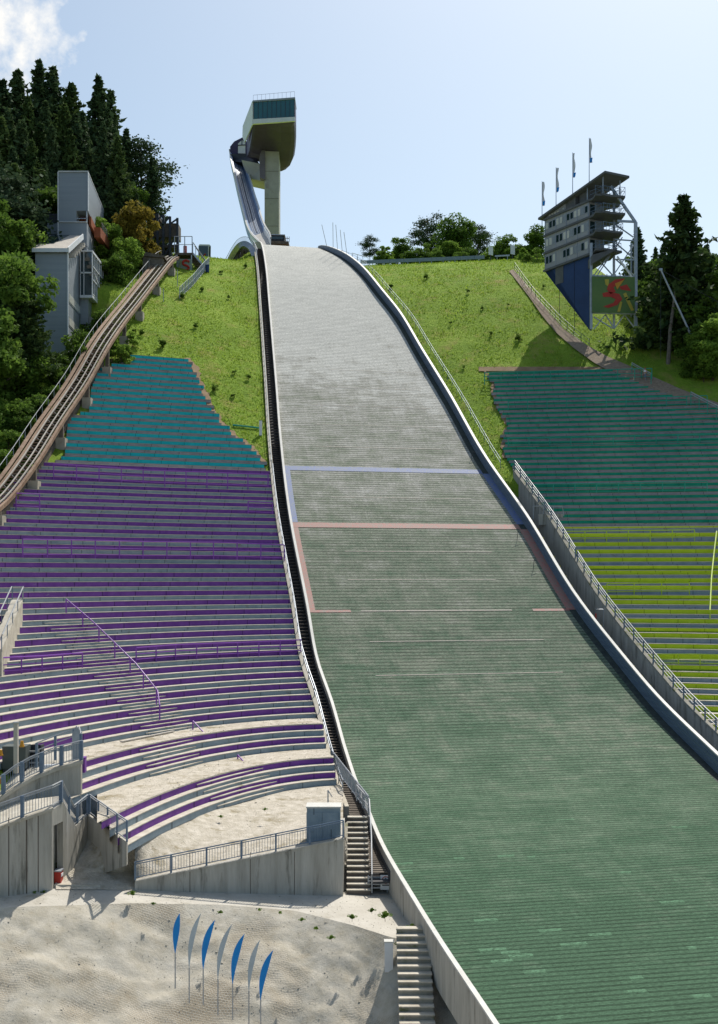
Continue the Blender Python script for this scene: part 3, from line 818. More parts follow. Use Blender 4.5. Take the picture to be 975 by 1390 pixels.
# ------------------------------------------------------------------ edge structures along the slope
def path_L(D0, D1, off, dz=0.0, step=1.5):
    n = max(2, int(abs(D1 - D0)/step)); return [eL(D0 + (D1 - D0)*k/n, off, dz) for k in range(n+1)]
def path_R(D0, D1, off, dz=0.0, step=1.5):
    n = max(2, int(abs(D1 - D0)/step)); return [eR(D0 + (D1 - D0)*k/n, off, dz) for k in range(n+1)]
# left edge wall (runs uphill, +lateral in sweep = right)
t = thing('edge_wall', 'low pale capped wall along the left edge of the matting beside the dark stair', 'wall', eL(110))
MB().sweep(path_L(36, 222, .14), [(-.13,-1.9), (.13,-1.9), (.13,.42), (-.13,.42)]).build('wall_body', M['concrete'], t)
MB().sweep(path_L(36, 222, .14), [(-.14,.425), (.12,.425), (.11,.50), (-.13,.50)]).build('wall_cap', M['white_cap'], t)
# dark service stair
t = thing('service_stair', 'dark metal service stair climbing between the left edge wall and the stands', 'stair', eL(110, .8))
sb = MB(); st_pts = []
D = 71.5
while D < 205:
    a = eL(D, .34, -.25); b = eL(D, 1.32, -.25); a2 = eL(D + .30, .34, -.25); b2 = eL(D + .30, 1.32, -.25)
    for q in (a2, b2): q.z = a.z
    b.z = a.z
    v = Vector((0,0,.05)); sb.hexa([a - v, b - v, b2 - v, a2 - v, a + v*.2, b + v*.2, b2 + v*.2, a2 + v*.2]); D += .42 if D < 140 else .6
sb.build('stair_treads', M['galv'] if False else M['pier'], t)
MB().sweep(path_L(71, 206, .83), [(-.52,-.75), (.52,-.75), (.52,-.62), (-.52,-.62)]).build('stair_bed', M['stair_dark'], t)
MB().sweep(path_L(71, 206, .32), [(-.03,-.6), (.03,-.6), (.03,-.02), (-.03,-.02)]).build('stringer', M['dark_steel'], t)
# kerb between stair and stands
t = thing('kerb_wall', 'narrow concrete kerb wall between the dark service stair and the left stands', 'wall', eL(110, 1.5))
MB().sweep(path_L(84, 207, 1.52), [(-.17,-1.2), (.17,-1.2), (.17,.22), (-.17,.22)]).build('kerb_body', M['concrete'], t)
MB().sweep(path_L(84, 207, 1.52), [(-.19,.222), (.19,.222), (.17,.30), (-.17,.30)]).build('kerb_cap', M['tread'], t)
railing('galvanised handrail on the kerb beside the purple stand and dark stair', path_L(87, 134, 1.45, .28, 2.5), H=1.0, step=2.4, rails=(1, .55), r=.045, pr=.04, m=M['galv'])
railing('thin pale fence along the grass left of the upper matting', path_L(135, 206, 1.5, .25, 2.5), H=.85, step=1.6, rails=(1, .5), r=.03, pr=.045, m=M['galv'], pm=M['white_cap'], cat='fence', name='fence')
# right barrier
def hR(D): return interp(D, [(60, 1.5), (98, 1.3), (113, 1.2), (190, 1.1), (206, .7), (214, .3)])
DR = [44 + (214 - 44)*k/120 for k in range(121)]
ptsR = [eR(D, .82) for D in DR]
t = thing('edge_barrier', 'tall blue grey board barrier with white rail along the right edge of the matting', 'barrier', eR(110))
MB().sweep(ptsR, lambda i: [(-.15,-1.5), (.15,-1.5), (.15,hR(DR[i])), (-.15,hR(DR[i]))]).build('board_panel', M['navy_board'], t)
MB().sweep(ptsR, lambda i: [(-.17,hR(DR[i])+.004), (.17,hR(DR[i])+.004), (.16,hR(DR[i])+.12), (-.16,hR(DR[i])+.12)]).build('white_rail', M['white_cap'], t)
for f in (.38, .70):
    MB().sweep(ptsR, lambda i: [(-.20,hR(DR[i])*f-.04), (-.152,hR(DR[i])*f-.04), (-.152,hR(DR[i])*f+.04), (-.20,hR(DR[i])*f+.04)]).build('batten', M['rail_blue'], t)
yb = MB()
for D in np.arange(101, 125, 1.35):
    for dz in (-.05,): yb.box(eR(D, 1.2, hR(D) - .28), (.05, .34, .22), .2)
yb.build('yellow_marker', M['yellow'], t)
# gully with stair
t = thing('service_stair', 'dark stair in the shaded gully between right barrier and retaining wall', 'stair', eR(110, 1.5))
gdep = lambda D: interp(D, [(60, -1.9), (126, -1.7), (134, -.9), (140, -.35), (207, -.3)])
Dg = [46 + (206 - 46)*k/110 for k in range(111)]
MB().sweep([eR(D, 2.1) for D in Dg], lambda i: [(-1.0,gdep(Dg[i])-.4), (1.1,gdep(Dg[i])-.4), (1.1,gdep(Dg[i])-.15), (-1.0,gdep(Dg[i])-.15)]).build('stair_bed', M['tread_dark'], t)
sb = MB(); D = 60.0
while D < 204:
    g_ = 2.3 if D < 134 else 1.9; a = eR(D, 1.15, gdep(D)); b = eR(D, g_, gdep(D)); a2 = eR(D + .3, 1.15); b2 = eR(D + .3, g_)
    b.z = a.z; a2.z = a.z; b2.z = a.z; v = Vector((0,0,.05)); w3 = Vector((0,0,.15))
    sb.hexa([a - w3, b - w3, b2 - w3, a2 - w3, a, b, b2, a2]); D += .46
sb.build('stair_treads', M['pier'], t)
# retaining wall right
t = thing('retaining_wall', 'stained concrete retaining wall right of the gully, below the railing', 'wall', eR(110, 3.3))
Dw = [56 + (134.5 - 56)*k/64 for k in range(65)]
def steph(D):     # the top is stepped in bays
    return .62 + .16*math.sin(math.floor(D/4.1)*2.3) + (.22 - .22*((D/4.1) % 1))
MB().sweep([eR(D, 3.38) for D in Dw], lambda i: [(-.17,-2.6), (.17,-2.6), (.17,.65), (-.17,.65)]).build('wall_body', M['concrete'], t)
MB().sweep([eR(D, 3.38) for D in Dw], lambda i: [(-.22,.652), (.22,.652), (.2,.80), (-.2,.80)]).build('wall_cap', M['tread_dark'], t)
def rail_right(D0, D1, lab):
    return railing(lab, path_R(D0, D1, 3.42, .78, 1.7), H=1.05, step=1.9, rails=(1.0, .72, .4), r=.05, pr=.06, m=M['rail_pale'], pm=M['rail_blue'], square=True)
rail_right(120, 134.5, 'upper pale handrail with blue posts on the right retaining wall')
rail_right(57, 119.5, 'long pale handrail with blue posts on the right retaining wall beside the lime stand')
railing('slim steel railing on the grass right of the upper barrier', path_R(136, 205, 2.4, .0, 2.5), H=1.15, step=2.2, rails=(1.0, .6), r=.028, pr=.028, m=M['rail_blue'])
# little concrete bay at the bottom of the dark green stand
b0 = on(752, 708)
t = thing('entrance_bay', 'small concrete landing with pale rail where dark green meets lime beside the wall', 'landing', b0)
MB().box(b0 + Vector((-.3,.6,.25)), (2.6, .9, 1.2)).build('landing_block', M['concrete'], t)
b = MB(); p0 = b0 + Vector((-2.2,.2,.6))
b.tube([p0 + Vector((0,0,1.1)), p0 + Vector((3.2,.2,1.1)), p0 + Vector((3.3,-.1,0.0))], .05, 6); b.build('rail', M['rail_pale'], t)
b = MB()
for k in range(3): b.tube([p0 + Vector((1.1*k,.1,-.3)), p0 + Vector((1.1*k,.1,1.1))], .035, 6)
b.build('post', M['galv'], t)
# small gate-like frame on the gully wall
p0 = eR(112.5, 2.6, -1.5)
t = thing('access_frame', 'thin steel frame with a red mark standing in the right gully', 'frame', p0)
b = MB(); b.tube([p0, p0 + Vector((0,0,2.6)), p0 + Vector((-.8,0,2.6))], .035, 6); b.build('frame_tube', M['galv'], t)
MB().box(p0 + Vector((-.75,.02,1.9)), (.12,.06,.55)).build('red_mark', M['red'], t)
for k, (x, y) in enumerate([(702, 729), (724, 769), (646, 617), (580, 503)]):
    D = Dof(x, y) if False else Dc(y + 4)
    p0 = S(min(x, uR(D) - 4), D)
    b = MB(); b.tube([p0, p0 + Vector((.12,.1,1.05))], .03, 5); b.tube([p0 + Vector((.12,.1,1.05)), p0 + Vector((.5,.2,.75))], .025, 5)
    o = b.build('marker_post', M['dark_steel'])
    tag(o, ['thin dark stake on the matting just under the red line near the barrier', 'lower thin dark stake on the matting edge below the red line', 'thin dark stake on the matting edge above the blue line', 'uppermost thin dark stake on the right matting edge'][k], 'post')
# ------------------------------------------------------------------ handrails standing on the stands
def px_rail(label, pts, H, step, m, group=None, rails=(1, .62, .3), r=.06, foot=.3, pr=.055):
    P = [on(x, y) for x, y in pts]
    out = []
    for a, b in zip(P, P[1:]):
        n = max(1, int((b - a).length/2.0)); out += [a.lerp(b, k/n) for k in range(n)]
    out.append(P[-1])
    return railing(label, out, H=H, step=step, rails=rails, r=r, pr=pr, m=m, foot=foot)
px_rail('purple handrail just below the teal stand, across the top of the purple terrace', [(73, 653), (200, 661), (364, 666)], 1.75, 2.3, M['purple_rail'])
px_rail('long purple handrail across the middle of the purple terrace', [(31, 761), (120, 761), (200, 762), (300, 762), (386, 765)], 1.85, 2.45, M['purple_rail'])
px_rail('purple handrail across the lower purple terrace right of the aisle', [(185, 902), (240, 897), (330, 893), (409, 889)], 1.35, 2.1, M['purple_rail'])
px_rail('short purple handrail across the lower purple terrace left of the aisle', [(0, 919), (60, 915), (112, 910)], 1.35, 2.0, M['purple_rail'])
px_rail('short purple railing at the right end of the purple terrace next to the kerb', [(337, 700), (370, 702)], 1.5, 2.6, M['purple_rail'])
px_rail('short purple railing at the far left of the purple terrace below the track', [(22, 694), (54, 695)], 1.7, 2.6, M['purple_rail'])
g = 'teal green handrails'
px_rail('topmost green handrail along the upper edge of the dark green stand', [(658, 521), (760, 519), (885, 516)], 1.5, 2.2, M['green_rail'])
px_rail('second green handrail from the top of the dark green stand', [(690, 559), (800, 556), (960, 552)], 1.35, 2.4, M['green_rail'])
px_rail('third green handrail from the top of the dark green stand', [(690, 609), (800, 608), (975, 604), (1040, 602)], 1.3, 2.4, M['green_rail'])
px_rail('lowest green handrail in the dark green stand', [(722, 674), (850, 672), (960, 670)], 1.35, 2.4, M['green_rail'])
px_rail('top lime handrail just under the dark green stand', [(765, 736), (850, 735), (943, 734)], 1.15, 2.4, M['lime_rail'])
px_rail('middle lime handrail in the lime stand', [(824, 808), (880, 807), (936, 807)], 1.15, 2.3, M['lime_rail'])
px_rail('lowest lime handrail near the retaining wall', [(892, 905), (940, 905), (1010, 907)], 1.15, 2.0, M['lime_rail'])
px_rail('steep lime handrail running down the aisle at the right edge', [(973, 736), (969, 770), (966, 800), (964, 845)], 1.15, 3.0, M['lime_rail'], rails=(1,), r=.075)
px_rail('diagonal purple handrail down the long aisle of the purple terrace', [(90, 838), (125, 868), (158, 900), (184, 926), (200, 946), (214, 964), (217, 984)], 1.5, 2.1, M['purple_rail'], rails=(1,), r=.05)
px_rail('short diagonal purple handrail on the first gravel landing', [(262, 1000), (290, 1030)], 1.2, 2.5, M['purple_rail'], rails=(1,), r=.05)
px_rail('lowest diagonal purple handrail above the gravel floor', [(323, 1047), (349, 1078)], 1.2, 2.5, M['purple_rail'], rails=(1,), r=.05)
# half steps in the aisle
hs_root = thing('aisle_steps', 'pale edged half steps of the diagonal aisle crossing the purple terrace', 'steps', on(150, 900))
def half_steps(items, x0f, wpx):
    for zb, zt, m, nm, D0 in items:
        h = (zt - zb)*.5; xa = x0f(zb, D0); 
        if xa is None: continue
        xs = [xa + wpx*k/10 for k in range(11)]
        fr = [S(x, D0, z=zb) for x in xs]; body = MB(); vs = []; fs = []
        for k, p in enumerate(fr):
            q = Vector((p.x, p.y, 0)).normalized(); k_ = min(1, k/2.0) if k < 5 else min(1, (10 - k)/3.0)
            dep = .08 + .32*k_
            vs += [p - q*.005 + Vector((0,0,-.02)), p - q*dep + Vector((0,0,-.02)), p - q*dep + Vector((0,0,h)), p - q*.005 + Vector((0,0,h))]
        for k in range(10):
            o = 4*k; fs += [(o+1, o+5, o+6, o+2)]
        body.add(vs, fs); body.build('step_face', m, hs_root, fix=False)
        tp = MB(); vs2 = []; fs2 = []
        for k in range(11):
            a_, b_ = vs[4*k+3], vs[4*k+2]; q = (b_ - a_); q.z = 0; q = q.normalized()*.03
            vs2 += [a_ + Vector((0,0,.004)), b_ + q + Vector((0,0,.004)), b_ + q + Vector((0,0,-.045))]
        for k in range(10):
            o = 3*k; fs2 += [(o, o+1, o+4, o+3), (o+1, o+2, o+5, o+4)]
        tp.add(vs2, fs2); tp.build('step_top', M['tread'], hs_root, fix=False)
def stepD(s): return s[4] if s[4] > 20 else invz((s[0] + s[1])/2 - .2) + s[4]
ups = [(a, b, m, n_, stepD((a, b, m, n_, e))) for a, b, m, n_, e in upper_seq]
def xa_up(z, D):
    x = 120
    for _ in range(6):
        y = H0 - F*z*rho(x, D)/D
        if y < 845: return None
        x = 57 + (y - 845)*.92
    return x
half_steps(ups, xa_up, 66)
half_steps([(a, b, m, n_, e) for a, b, m, n_, e in seqm], lambda z, D: 185 + (z - zb0)*-11, 72)
half_steps([(a, b, m, n_, e) for a, b, m, n_, e in seql], lambda z, D: 258 + (z - zA)*-22, 90)
# concrete flank at the left end of the lower purple rows
a = on(2, 905); 
t = thing('flank_wall', 'sloping pale concrete flank with blue railing at the left edge of the purple terrace', 'wall', a)
q0, q1 = on(16, 840), on(-14, 912)
MB().prism([q0 + Vector((0,0,-1)), q1 + Vector((0,0,-1)), q1 + Vector((0,0,1.6)), q0 + Vector((0,0,1.5))], (.9,-.15,0)).build('wall_body', M['tread'], t)
b = MB(); 
for w_ in (0, .9): b.tube([q1 + Vector((w_,0,2.6)), q0 + Vector((w_,0,2.5))], .05, 6)
b.tube([q0 + Vector((0,0,2.5)), q0 + Vector((.9,-.1,2.5)), q0 + Vector((.9,-.1,1.4))], .05, 6)
b.build('rail', M['rail_pale'], t)
b = MB()
for k in range(5):
    p = q0.lerp(q1, k/4); b.tube([p + Vector((.05,0,1.4)), p + Vector((.05,0,2.5))], .035, 6); b.tube([p + Vector((.88,-.1,1.4)), p + Vector((.88,-.1,2.5))], .035, 6)
b.build('post', M['rail_blue'], t)
# timber plank on the gravel landing
pl = MB(); p0, p1 = S(165, (DMID + stepD(upper_seq[0]))/2 + .5, z=zb0 + .12), S(236, (DMID + stepD(upper_seq[0]))/2 + 1.0, z=zb0 + .12)
pl.bar(p0, p1, .22, .07); tag(pl.build('plank', M['roof_pale']), 'pale timber plank lying on the upper gravel landing against the grey riser', 'plank')
# ------------------------------------------------------------------ ramp wall, railing, kiosk, stone stair
t = thing('ramp_wall', 'long stained concrete ramp wall in the lower middle, rising to the right', 'wall', wall_pt(330))
wb = MB(); N_ = 14; xs = [183 + 283*k/N_ for k in range(N_+1)]
lo, hi = [], []
for x in xs:
    p = wall_pt(x); q = pt(x, topz(x), interp(x, DW)); lo.append(Vector((p.x, p.y, p.z - .8))); hi.append(q)
bk = Vector((.0, .35, 0)); n1 = N_ + 1
wb.add(lo + hi + [p + bk for p in lo] + [p + bk for p in hi], [f for k in range(N_) for f in ((k, k+1, n1+k+1, n1+k), (n1+k, n1+k+1, 3*n1+k+1, 3*n1+k), (3*n1+k, 3*n1+k+1, 2*n1+k+1, 2*n1+k))] + [(0, n1, 3*n1, 2*n1), (N_, 2*n1+N_, 3*n1+N_, n1+N_)])
wb.build('wall_body', M['concrete'], t)
cp = MB(); cp.sweep([p + Vector((0,.17,0)) for p in hi], [(-.22,.004), (.22,.004), (.22,.10), (-.22,.10)]); cp.build('wall_cap', M['concrete'], t)
jm = MB()
for x in (258, 340, 400): jm.box(wall_pt(x, -.004, 1.0) , (.035, .012, 2.0 + (x-183)*.004))
jm.build('joint', M['pier'], t)
# end face towards the stair
e0, e1 = wall_pt(466), Vector(hi[-1])
MB().prism([e0 + Vector((-.3,.351,-.8)), Vector((e0.x-.3, e1.y + .351, e1.z)), Vector((e1.x-.3, e1.y + 6.2, e1.z)), Vector((e0.x-.3, e0.y + 6.2, e0.z - .8))], (.32,0,0)).build('end_wall', M['concrete'], t)
rp = [p + Vector((0,.15,.1)) for p in hi]
railing('steel balustrade with vertical bars on top of the long ramp wall', rp, H=1.0, step=2.0, rails=(1.0, .88, .14), r=.035, pr=.05, m=M['rail_blue'], bars=True, square=True, name='balustrade', cat='balustrade')
k0 = pt(416, 1143, 68.6)
t = thing('kiosk', 'grey blue metal equipment cabinet with white top at the upper end of the ramp wall', 'cabinet', k0)
MB().box(k0 + Vector((1.0,.75,.9)), (1.95, 1.2, 2.1), .0).build('cabinet_body', M['grey_paint'], t)
MB().box(k0 + Vector((1.0,.75,1.99)), (2.05, 1.3, .09), .0).build('cabinet_roof', M['white_cap'], t)
MB().box(k0 + Vector((.45,.13,.85)), (.9, .03, 1.7), .0).build('cabinet_door', M['grey_paint'], t)
MB().box(k0 + Vector((1.4,.13,.85)), (.9, .03, 1.7), .0).build('cabinet_door', M['grey_paint'], t)
MB().box(k0 + Vector((.82,.10,.9)), (.04, .03, .2), .0).build('cabinet_handle', M['galv'], t)
p0 = k0 + Vector((1.2,2.3,0)); b = MB(); b.tube([p0, p0 + Vector((0,0,2.6))], .04, 6); b.tube([p0 + Vector((0,0,2.6)), p0 + Vector((.25,0,2.2))], .03, 6)
tag(b.build('pipe_post', M['galv']), 'short bent steel pipe sticking up behind the metal cabinet', 'pipe')
# stone stair down to the pad
t = thing('stone_stair', 'pale concrete stair between ramp wall and dark service stair, rising from the pad', 'stair', wall_pt(480))
sA = wall_pt(470, .35); sA.z = wall_pt(480).z; sB_ = k0 + Vector((2.2,.6,0)); 
n_s = 14; b = MB(); b2 = MB()
for k in range(n_s):
    y0 = sA.y + .42*k; z0_ = sA.z + (k+1)*(3.35/n_s)
    xl = sA.x - .05 - .028*k*0; wdt = 1.35 - .012*k
    b.box((sA.x + .05 + wdt/2, y0 + .25, z0_ - .5), (wdt, .5, 1.0 - .05))
    b2.box((sA.x + .05 + wdt/2, y0 + .21, z0_ + .0), (wdt + .04, .46, .055))
b.build('riser_block', M['pier'], t); b2.build('step_slab', M['tread'], t)
SX = sA.x + 1.5
rl = [Vector((SX, sA.y + .3*0, sA.z + .1)), Vector((SX + .0, sA.y + 3.0, sA.z + 1.75)), Vector((SX - .1, sA.y + 5.9, sA.z + 3.35)), Vector((SX - .9, sA.y + 9.5, sA.z + 3.6))]
railing('galvanised handrail down the pale concrete stair beside the dark stair', rl, H=1.05, step=1.7, rails=(1, .55), r=.045, pr=.04, m=M['rail_pale'], pm=M['galv'])
# slatted galvanised screen higher up
p_a, p_b = on(450, 1040, .1), Vector((SX - .15, sA.y + 6.2, sA.z + 3.4))
railing('galvanised mesh balustrade linking the lowest terrace to the pale stair', [p_a, p_b], H=1.15, step=1.6, rails=(1, .9, .1), r=.04, pr=.05, m=M['galv'], bars=True, name='balustrade', cat='balustrade')
# metal gate with round sign at the stair foot
g0 = wall_pt(500, .6)
t = thing('stair_gate', 'small slatted grey gate at the foot of the dark service stair', 'gate', g0)
b = MB()
for k in range(4): b.box(g0 + Vector((.55,0,.28 + .2*k)), (1.15, .04, .10))
b.build('gate_slat', M['galv'], t)
b = MB(); b.box(g0 + Vector((0,.02,.5)), (.06,.06,1.0)); b.box(g0 + Vector((1.12,.02,.5)), (.06,.06,1.0)); b.build('gate_post', M['galv'], t)
s0 = g0 + Vector((1.02,-.12,.62))
t = thing('warning_sign', 'small white sign with a red ring hung on the stair gate', 'sign', s0)
MB().box(s0, (.62, .03, .86)).build('sign_plate', M['white'], t)
b = MB(); c = s0 + Vector((0,-.02,.14))
ring = [c + Vector((math.cos(a)*.2, 0, math.sin(a)*.2)) for a in np.linspace(0, 2*math.pi, 19)]
b.tube(ring, .025, 5, cap=False); b.build('ring_mark', M['red'], t)
b = MB(); b.box(c + Vector((0,0,.04)), (.05,.012,.2)); b.build('figure_mark', M['dark_steel'], t); MB().box(c + Vector((0,-.0,-.3)), (.4,.012,.07)).build('text_bar', M['dark_steel'], t)
# lower little stair and white box at the bottom
w0 = pt(541, 1300, 58.5)
t = thing('stone_stair', 'short worn concrete steps at the bottom beside the small white box', 'stair', w0)
b = MB(); b2 = MB()
for k in range(-6, 7):
    y_, z_ = w0.y + .42*k - 1.2, w0.z + .24*k - .35
    b.box((w0.x + .75, y_, z_ - .5), (1.6, .44, .95)); b2.box((w0.x + .75, y_ - .03, z_ + .0), (1.66, .46, .06))
b.build('riser_block', M['tread_dark'], t); b2.build('step_slab', M['tread'], t)
k1 = pt(528, 1298, 59.5)
t = thing('junction_box', 'small white box standing by the bottom steps left of the matting', 'box', k1)
MB().box(k1 + Vector((0,0,.0)), (.42,.38,1.5)).build('box_body', M['white'], t); MB().box(k1 + Vector((0,0,.775)), (.48,.44,.05)).build('box_lid', M['white_cap'], t)
# feather blades on the embankment
blades = [(244, 1240, 238, 1296, 'blue'), (273, 1240, 257, 1316, 'white'), (292, 1249, 276, 1318, 'blue'), (315, 1255, 296, 1332, 'white'), (332, 1268, 316, 1338, 'blue'), (353, 1276, 338, 1348, 'white'), (371, 1290, 354, 1360, 'blue')]
nth = {'blue': ['leftmost', 'second', 'third', 'rightmost'], 'white': ['leftmost', 'middle', 'rightmost']}; cnt = {'blue': 0, 'white': 0}
M['ice'] = mat('silver_white_blade', (.36,.42,.46,1), (.46,.52,.56,1), 1, .5)
for x1, y1, x0, y0, c in blades:
    d = 56.0 - (x1 - 244)*.008
    top, bot = pt(x1, y1, d), pt(x0, y0, d)
    lb = '%s of the %s curved blade flags on the gravel embankment' % (nth[c][cnt[c]], {'blue': 'four bright blue', 'white': 'three silvery white'}[c]); cnt[c] += 1
    t = thing('blade_flag', lb, 'flag', bot, 'curved blade flags on the embankment')
    b = MB(); vs = []; n = 16; Ww = {'blue': .30, 'white': .24}[c]
    ctrl = Vector((bot.x - .02, bot.y, bot.lerp(top, .6).z))
    for k in range(n+1):
        s = k/n; c0 = bot*(1-s)**2 + ctrl*2*s*(1-s) + top*s*s
        tg = ((ctrl - bot)*(1-s) + (top - ctrl)*s).normalized(); n_ = Vector((tg.z, 0, -tg.x)); wd = max(.012, Ww*math.sin(math.pi*s**1.15)**.9)
        vs += [c0 - n_*wd/2 + Vector((0,-.02,0)), c0 + n_*wd/2 + Vector((0,-.02,0)), c0 + n_*wd/2 + Vector((0,.02,0)), c0 - n_*wd/2 + Vector((0,.02,0))]
    b.add(vs, [f for k in range(n) for f in ((4*k, 4*k+1, 4*k+5, 4*k+4), (4*k+1, 4*k+2, 4*k+6, 4*k+5), (4*k+2, 4*k+3, 4*k+7, 4*k+6), (4*k+3, 4*k, 4*k+4, 4*k+7))] + [(0,3,2,1), (4*n, 4*n+1, 4*n+2, 4*n+3)])
    b.build('blade', M['blue'] if c == 'blue' else M['ice'], t)
    b = MB(); b.tube([bot + Vector((0,0,.1)), bot + Vector((.0,0,-1.6))], .03, 6); b.build('pole', M['rail_pale'], t)
# ------------------------------------------------------------------ bastion at the left
A0, A1 = wall_pt(-200), wall_pt(70)
def P3(px, py, d): return pt(px, py, d)
t = thing('bastion', 'stained concrete bastion with a doorway and blue grey railings at the lower left', 'building', wall_pt(30))
bot = [wall_pt(x) + Vector((0,0,-.8)) for x in (-200, -60, 0, 35, 70)]
topA = [pt(x, y, interp(x, DW)) for x, y in ((-200, 1150), (-60, 1140), (0, 1125), (35, 1112), (70, 1100))]
b = MB(); n = 5; bk = Vector((0,.4,0))
b.add(bot + topA + [p + bk for p in bot] + [p + bk for p in topA], [f for k in range(n-1) for f in ((k, k+1, n+k+1, n+k), (n+k, n+k+1, 3*n+k+1, 3*n+k), (3*n+k, 3*n+k+1, 2*n+k+1, 2*n+k))] + [(0, n, 3*n, 2*n), (n-1, 3*n-1, 4*n-1, 2*n-1)])
b.build('front_wall', M['concrete'], t)
MB().sweep([p + Vector((0,.18,0)) for p in topA], [(-.26,.004), (.26,.004), (.26,.16), (-.26,.16)]).build('coping', M['tread'], t)
for x in (12, 36, 52):
    MB().box(wall_pt(x, -.006, 2.0), (.05 if x != 36 else .09, .014, 4.2)).build('joint', M['pier'], t)
# side wall with the doorway: from (70) back to (118)
c0 = wall_pt(70.3); c0.y += .02; dB = 68.2
c1 = Vector(((103 - CX)*66.4/F, 66.4, c0.z + .25)); c2 = Vector(((119 - CX)*dB/F, dB, c0.z + .9))
zt0 = pt(84, 1089, 64.6).z; zt1 = pt(103, 1121, 66.4).z; zt2 = pt(124, 1106, dB).z
def lerpv(a, b, s): return a + (b - a)*s
u01 = (c1 - c0); L01 = u01.length
dA, dB_ = .07, .46         # doorway span along the face
def side(a_, b_, zb_, ztA, ztB, m_, nm):
    p = lerpv(c0, c1, a_); q = lerpv(c0, c1, b_); e = Vector((-.35, .05, 0))
    return MB().prism([Vector((p.x, p.y, zb_)), Vector((q.x, q.y, zb_)), Vector((q.x, q.y, ztB)), Vector((p.x, p.y, ztA))], e).build(nm, m_, t)
zt_a = lambda s: (pt(70, 1100, 63.3).z + (zt0 - pt(70, 1100, 63.3).z)*min(1, s/.45)) if s < .45 else zt0 + (zt1 - zt0)*(s - .45)/.55
side(0, dA, c0.z - .8, zt_a(0), zt_a(dA), M['concrete'], 'side_wall')
side(dB_, 1, c0.z - .8, zt_a(dB_), zt1, M['concrete'], 'side_wall')
side(dA, dB_, c0.z + 3.35, zt_a(dA), zt_a(dB_), M['concrete'], 'side_wall')
e = Vector((-.45,.1,0)); p = lerpv(c0, c1, dA); q = lerpv(c0, c1, dB_)
MB().prism([p + e + Vector((0,0,-.5)), q + e + Vector((0,0,-.5)), q + e + Vector((0,0,3.35)), p + e + Vector((0,0,3.35))], (-.04,.02,0)).build('door', M['concrete'] if False else M['tread_dark'], t)
MB().prism([c1 + Vector((0,0,-1)), c2 + Vector((0,0,-1)), Vector((c2.x, c2.y, zt2)), Vector((c1.x, c1.y, zt1))], (-.35,.08,0)).build('side_wall', M['concrete'], t)
c3 = pt(172, 1160, 63.9); zt3 = pt(172, 1143, 63.9).z
MB().prism([c2 + Vector((0.01,.0,-1.6)), Vector((c3.x, c3.y, c3.z - .6)), Vector((c3.x, c3.y, zt3)), Vector((c2.x + .01, c2.y, zt2 - .02))], (0,.35,0)).build('wing_wall', M['concrete'], t)
# lower walkway behind the front wall (between the two railings)
wk = [Vector((p.x, p.y + .35, p.z - .03)) for p in topA] + [Vector((c1.x - .2, c1.y, zt1 - .1))]
wk_b = [pt(-200, 1110, 70.0), pt(-60, 1108, 69), pt(0, 1100, 68.0), pt(35, 1090, 67.6), pt(84, 1082, 67.2), pt(108, 1082, 67.2)]
for i, p in enumerate(wk_b): p.z = wk[i].z + .1
MB().add(wk + wk_b, [(k, k+1, 6+k+1, 6+k) for k in range(5)]).build('walkway', M['tread'], t, fix=False)
# upper parapet
up_px = [(-120, 1120), (-60, 1106), (0, 1087), (20, 1072), (41, 1060), (75, 1046), (110, 1037)]
dU = lambda x: interp(x, [(-120, 66), (0, 67.0), (110, 70.2)])
upT = [pt(x, y, dU(x)) for x, y in up_px]; upB = [Vector((p.x, p.y, c0.z)) for p in upT]; n = len(upT)
MB().add(upB + upT + [p + Vector((0,.35,0)) for p in upB] + [p + Vector((0,.35,0)) for p in upT], [f for k in range(n-1) for f in ((k, k+1, n+k+1, n+k), (n+k, n+k+1, 3*n+k+1, 3*n+k))] + [(n-1, 3*n-1, 4*n-1, 2*n-1)]).build('upper_wall', M['concrete'], t)
MB().sweep([p + Vector((0,.12,0)) for p in upT], [(-.26,.004), (.24,.004), (.24,.22), (-.26,.22)]).build('coping', M['tread'], t)
ue = upT[-1]
MB().prism([Vector((ue.x - .3, ue.y + .36, c0.z)), Vector((ue.x*(ue.y+5)/ue.y - .5, ue.y + 5, c0.z)), Vector((ue.x*(ue.y+5)/ue.y - .5, ue.y + 5, ue.z)), Vector((ue.x - .3, ue.y + .36, ue.z))], (.3,0,0)).build('side_wall', M['concrete'], t)
pd = [Vector((p.x, p.y + .3, p.z - .02)) for p in upT]; pdb = [Vector((p.x*1.12, 76.5, ue.z - .05 - (n - 1 - i)*.12)) for i, p in enumerate(pd)]
pdb[-1] = Vector((ue.x*(ue.y+5)/ue.y, ue.y + 5, ue.z - .02))
MB().add(pd + pdb, [(k, k+1, n+k+1, n+k) for k in range(n-1)]).build('platform', M['pad'], t, fix=False)
def rl_(label, pts, **kw):
    return railing(label, pts, H=1.15, step=kw.pop('step', 2.2), rails=(1.0, .9, .1), r=.04, pr=kw.pop('pr', .09), m=M['rail_pale'], pm=M['rail_blue'], bars=True, square=True, name='balustrade', cat='balustrade', **kw)
rl_('blue posted balustrade along the front wall of the bastion above the doorway', [p + Vector((0,.15,.15)) for p in topA] + [Vector((pt(83, 1089, 64.6).x, 64.6, zt0))], step=2.6)
rl_('blue posted balustrade sloping down beside the bastion doorway', [Vector((pt(84, 1089, 64.8).x, 64.8, zt0)), Vector((c1.x - .1, c1.y, zt1)), Vector((c2.x, c2.y, zt2))], pr=.06, step=1.6)
rl_('open steel balustrade on the sloping wing wall of the bastion', [Vector((c2.x + .1, c2.y + .1, zt2)), Vector((c3.x, c3.y + .1, zt3))], pr=.05, step=1.5)
